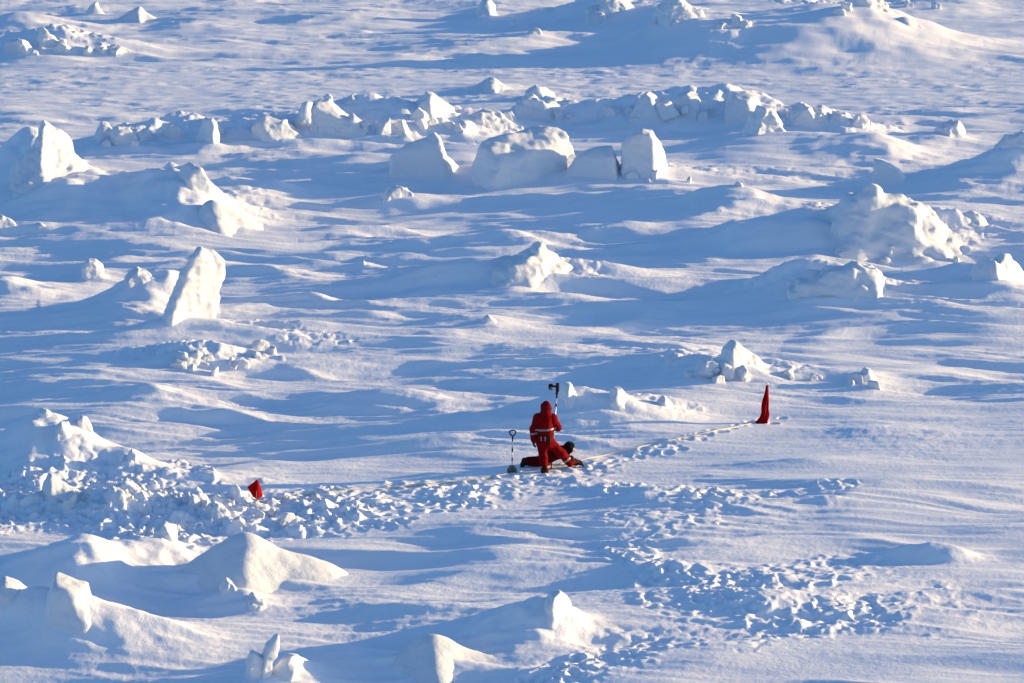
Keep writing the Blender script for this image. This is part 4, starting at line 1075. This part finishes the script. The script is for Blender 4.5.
fx, fy, fz, _ = hit(765.5, 423)
fl = thing('marker_flag', (fx, fy, fz), 'tall narrow red flag hanging furled round its pole at the far end of the tape', 'marker flag')
sc = 1 / 38.6
prof = [(386.5, 765.8, 767.4), (391, 765.0, 767.6), (396, 764.2, 767.8), (401, 762.8, 767.9), (406, 762.0, 768.0), (410, 762.0, 767.6), (413, 761.8, 768.2), (416, 761.2, 768.2), (419, 760.2, 768.0), (421.5, 758.2, 767.8), (423.2, 755.4, 767.4), (424.2, 756, 767)]
V_, F_ = [], []; sg = 40
for i, (v, a, b) in enumerate(prof):
    c, r = ((a + b) / 2 - 765.5) * sc, (b - a) / 2 * sc
    for k in range(sg):
        th = 2 * math.pi * k / sg
        m = 1 + .24 * math.sin(4 * th + i * .45) + .10 * math.sin(9 * th - i * .5 + 1) + .06 * math.sin(i * 2.1 + 3 * th)
        V_.append((c + r * m * math.cos(th), min(r, .10) * .9 * m * math.sin(th), (423.5 - v) * sc / .975))
for i in range(len(prof) - 1):
    for k in range(sg): F_.append((i * sg + k, (i + 1) * sg + k, (i + 1) * sg + (k + 1) % sg, i * sg + (k + 1) % sg))
F_ += [tuple(range(sg)), tuple(range((len(prof) - 1) * sg, len(prof) * sg))[::-1]]
pm('flag_cloth', (V_, F_), M_RED2, fl)
top = ((766.6 - 765.5) * sc, 0, (385.2 - 423.5) * -sc / .975)
pm('flag_pole', bm_tube([(0, 0, -.15), top], [.018, .014]), M_BAM, fl)
pm('pole_tip', bm_tube([(top[0], 0, top[2] - .05), (top[0], 0, top[2] - .03), (top[0], 0, top[2] + .01), (top[0], 0, top[2] + .02)], [.015, .026, .024, .012]), M_ALU, fl)

# ---- measuring tape on the snow
path = [(259, 502), (300, 496), (345, 491), (400, 487), (450, 483), (500, 477), (525, 471), (548, 467), (585, 460), (620, 452), (655, 444), (700, 435), (752, 424)]
TV, TF = [], []; pts = []
for (u0, v0), (u1, v1) in zip(path[:-1], path[1:]):
    for k in range(10):
        t = k / 10; pts.append(hit(u0 + (u1 - u0) * t, v0 + (v1 - v0) * t)[:2])
pts.append(hit(*path[-1])[:2]); pts = np.array(pts)
for _ in range(3): pts[1:-1] = (pts[:-2] + 2 * pts[1:-1] + pts[2:]) / 4
zz = np.array([max(zat(x + a, y + b) for a in (-.03, 0, .03) for b in (-.04, 0, .04)) - (.01 if x < -.4 else .0) for x, y in pts])
zz[1:-1] = (zz[:-2] + 2 * zz[1:-1] + zz[2:]) / 4
for i, (x, y) in enumerate(pts):
    t = pts[min(i + 1, len(pts) - 1)] - pts[max(0, i - 1)]; t /= np.linalg.norm(t); nn = np.array((-t[1], t[0]))
    for s, e in ((-1, .012), (1, .012), (1, 0), (-1, 0)): TV.append((x + nn[0] * s * (.03 if x < -.4 else .016), y + nn[1] * s * (.03 if x < -.4 else .016), zz[i] + e + .004))
for i in range(len(pts) - 1):
    for k in range(4): TF.append((i * 4 + k, i * 4 + (k + 1) % 4, i * 4 + 4 + (k + 1) % 4, i * 4 + 4 + k))
tag(pm('measuring_tape', (TV, TF), M_YEL, None, smooth=False), 'long pale yellow tape stretched over the snow between the two red flags', 'tape')
# ---------------------------------------------------------------- light
SUN_AZ, SUN_EL = R(16.0), R(7.8)         # azimuth from +X (right) toward +Y (away)
d = bpy.data.lights.new('sun', 'SUN'); d.energy = 4.7; d.angle = R(.55); d.color = (1.0, .725, .33)
s = bpy.data.objects.new('sun', d); COL.objects.link(s)
s.rotation_euler = (math.pi / 2 - SUN_EL, 0, SUN_AZ + math.pi / 2)
s.location = (60, 60, 40)
w = bpy.data.worlds.new('World'); scene.world = w; w.use_nodes = True
nt = w.node_tree
bg = nt.nodes['Background']
sky = nt.nodes.new('ShaderNodeTexSky'); sky.sky_type = 'NISHITA'; sky.sun_disc = False
sky.sun_elevation = SUN_EL; sky.sun_rotation = math.pi / 2 - SUN_AZ
sky.air_density = 1.0; sky.dust_density = 1.0; sky.ozone_density = 4.2
nt.links.new(sky.outputs[0], bg.inputs['Color']); bg.inputs['Strength'].default_value = .15
scene.view_settings.view_transform = 'Standard'; scene.view_settings.look = 'None'
scene.view_settings.exposure = 1.0; scene.view_settings.gamma = 1.0; scene.view_settings.use_curve_mapping = False
scene.cycles.use_denoising = True
scene.cycles.max_bounces = 6; scene.cycles.diffuse_bounces = 4
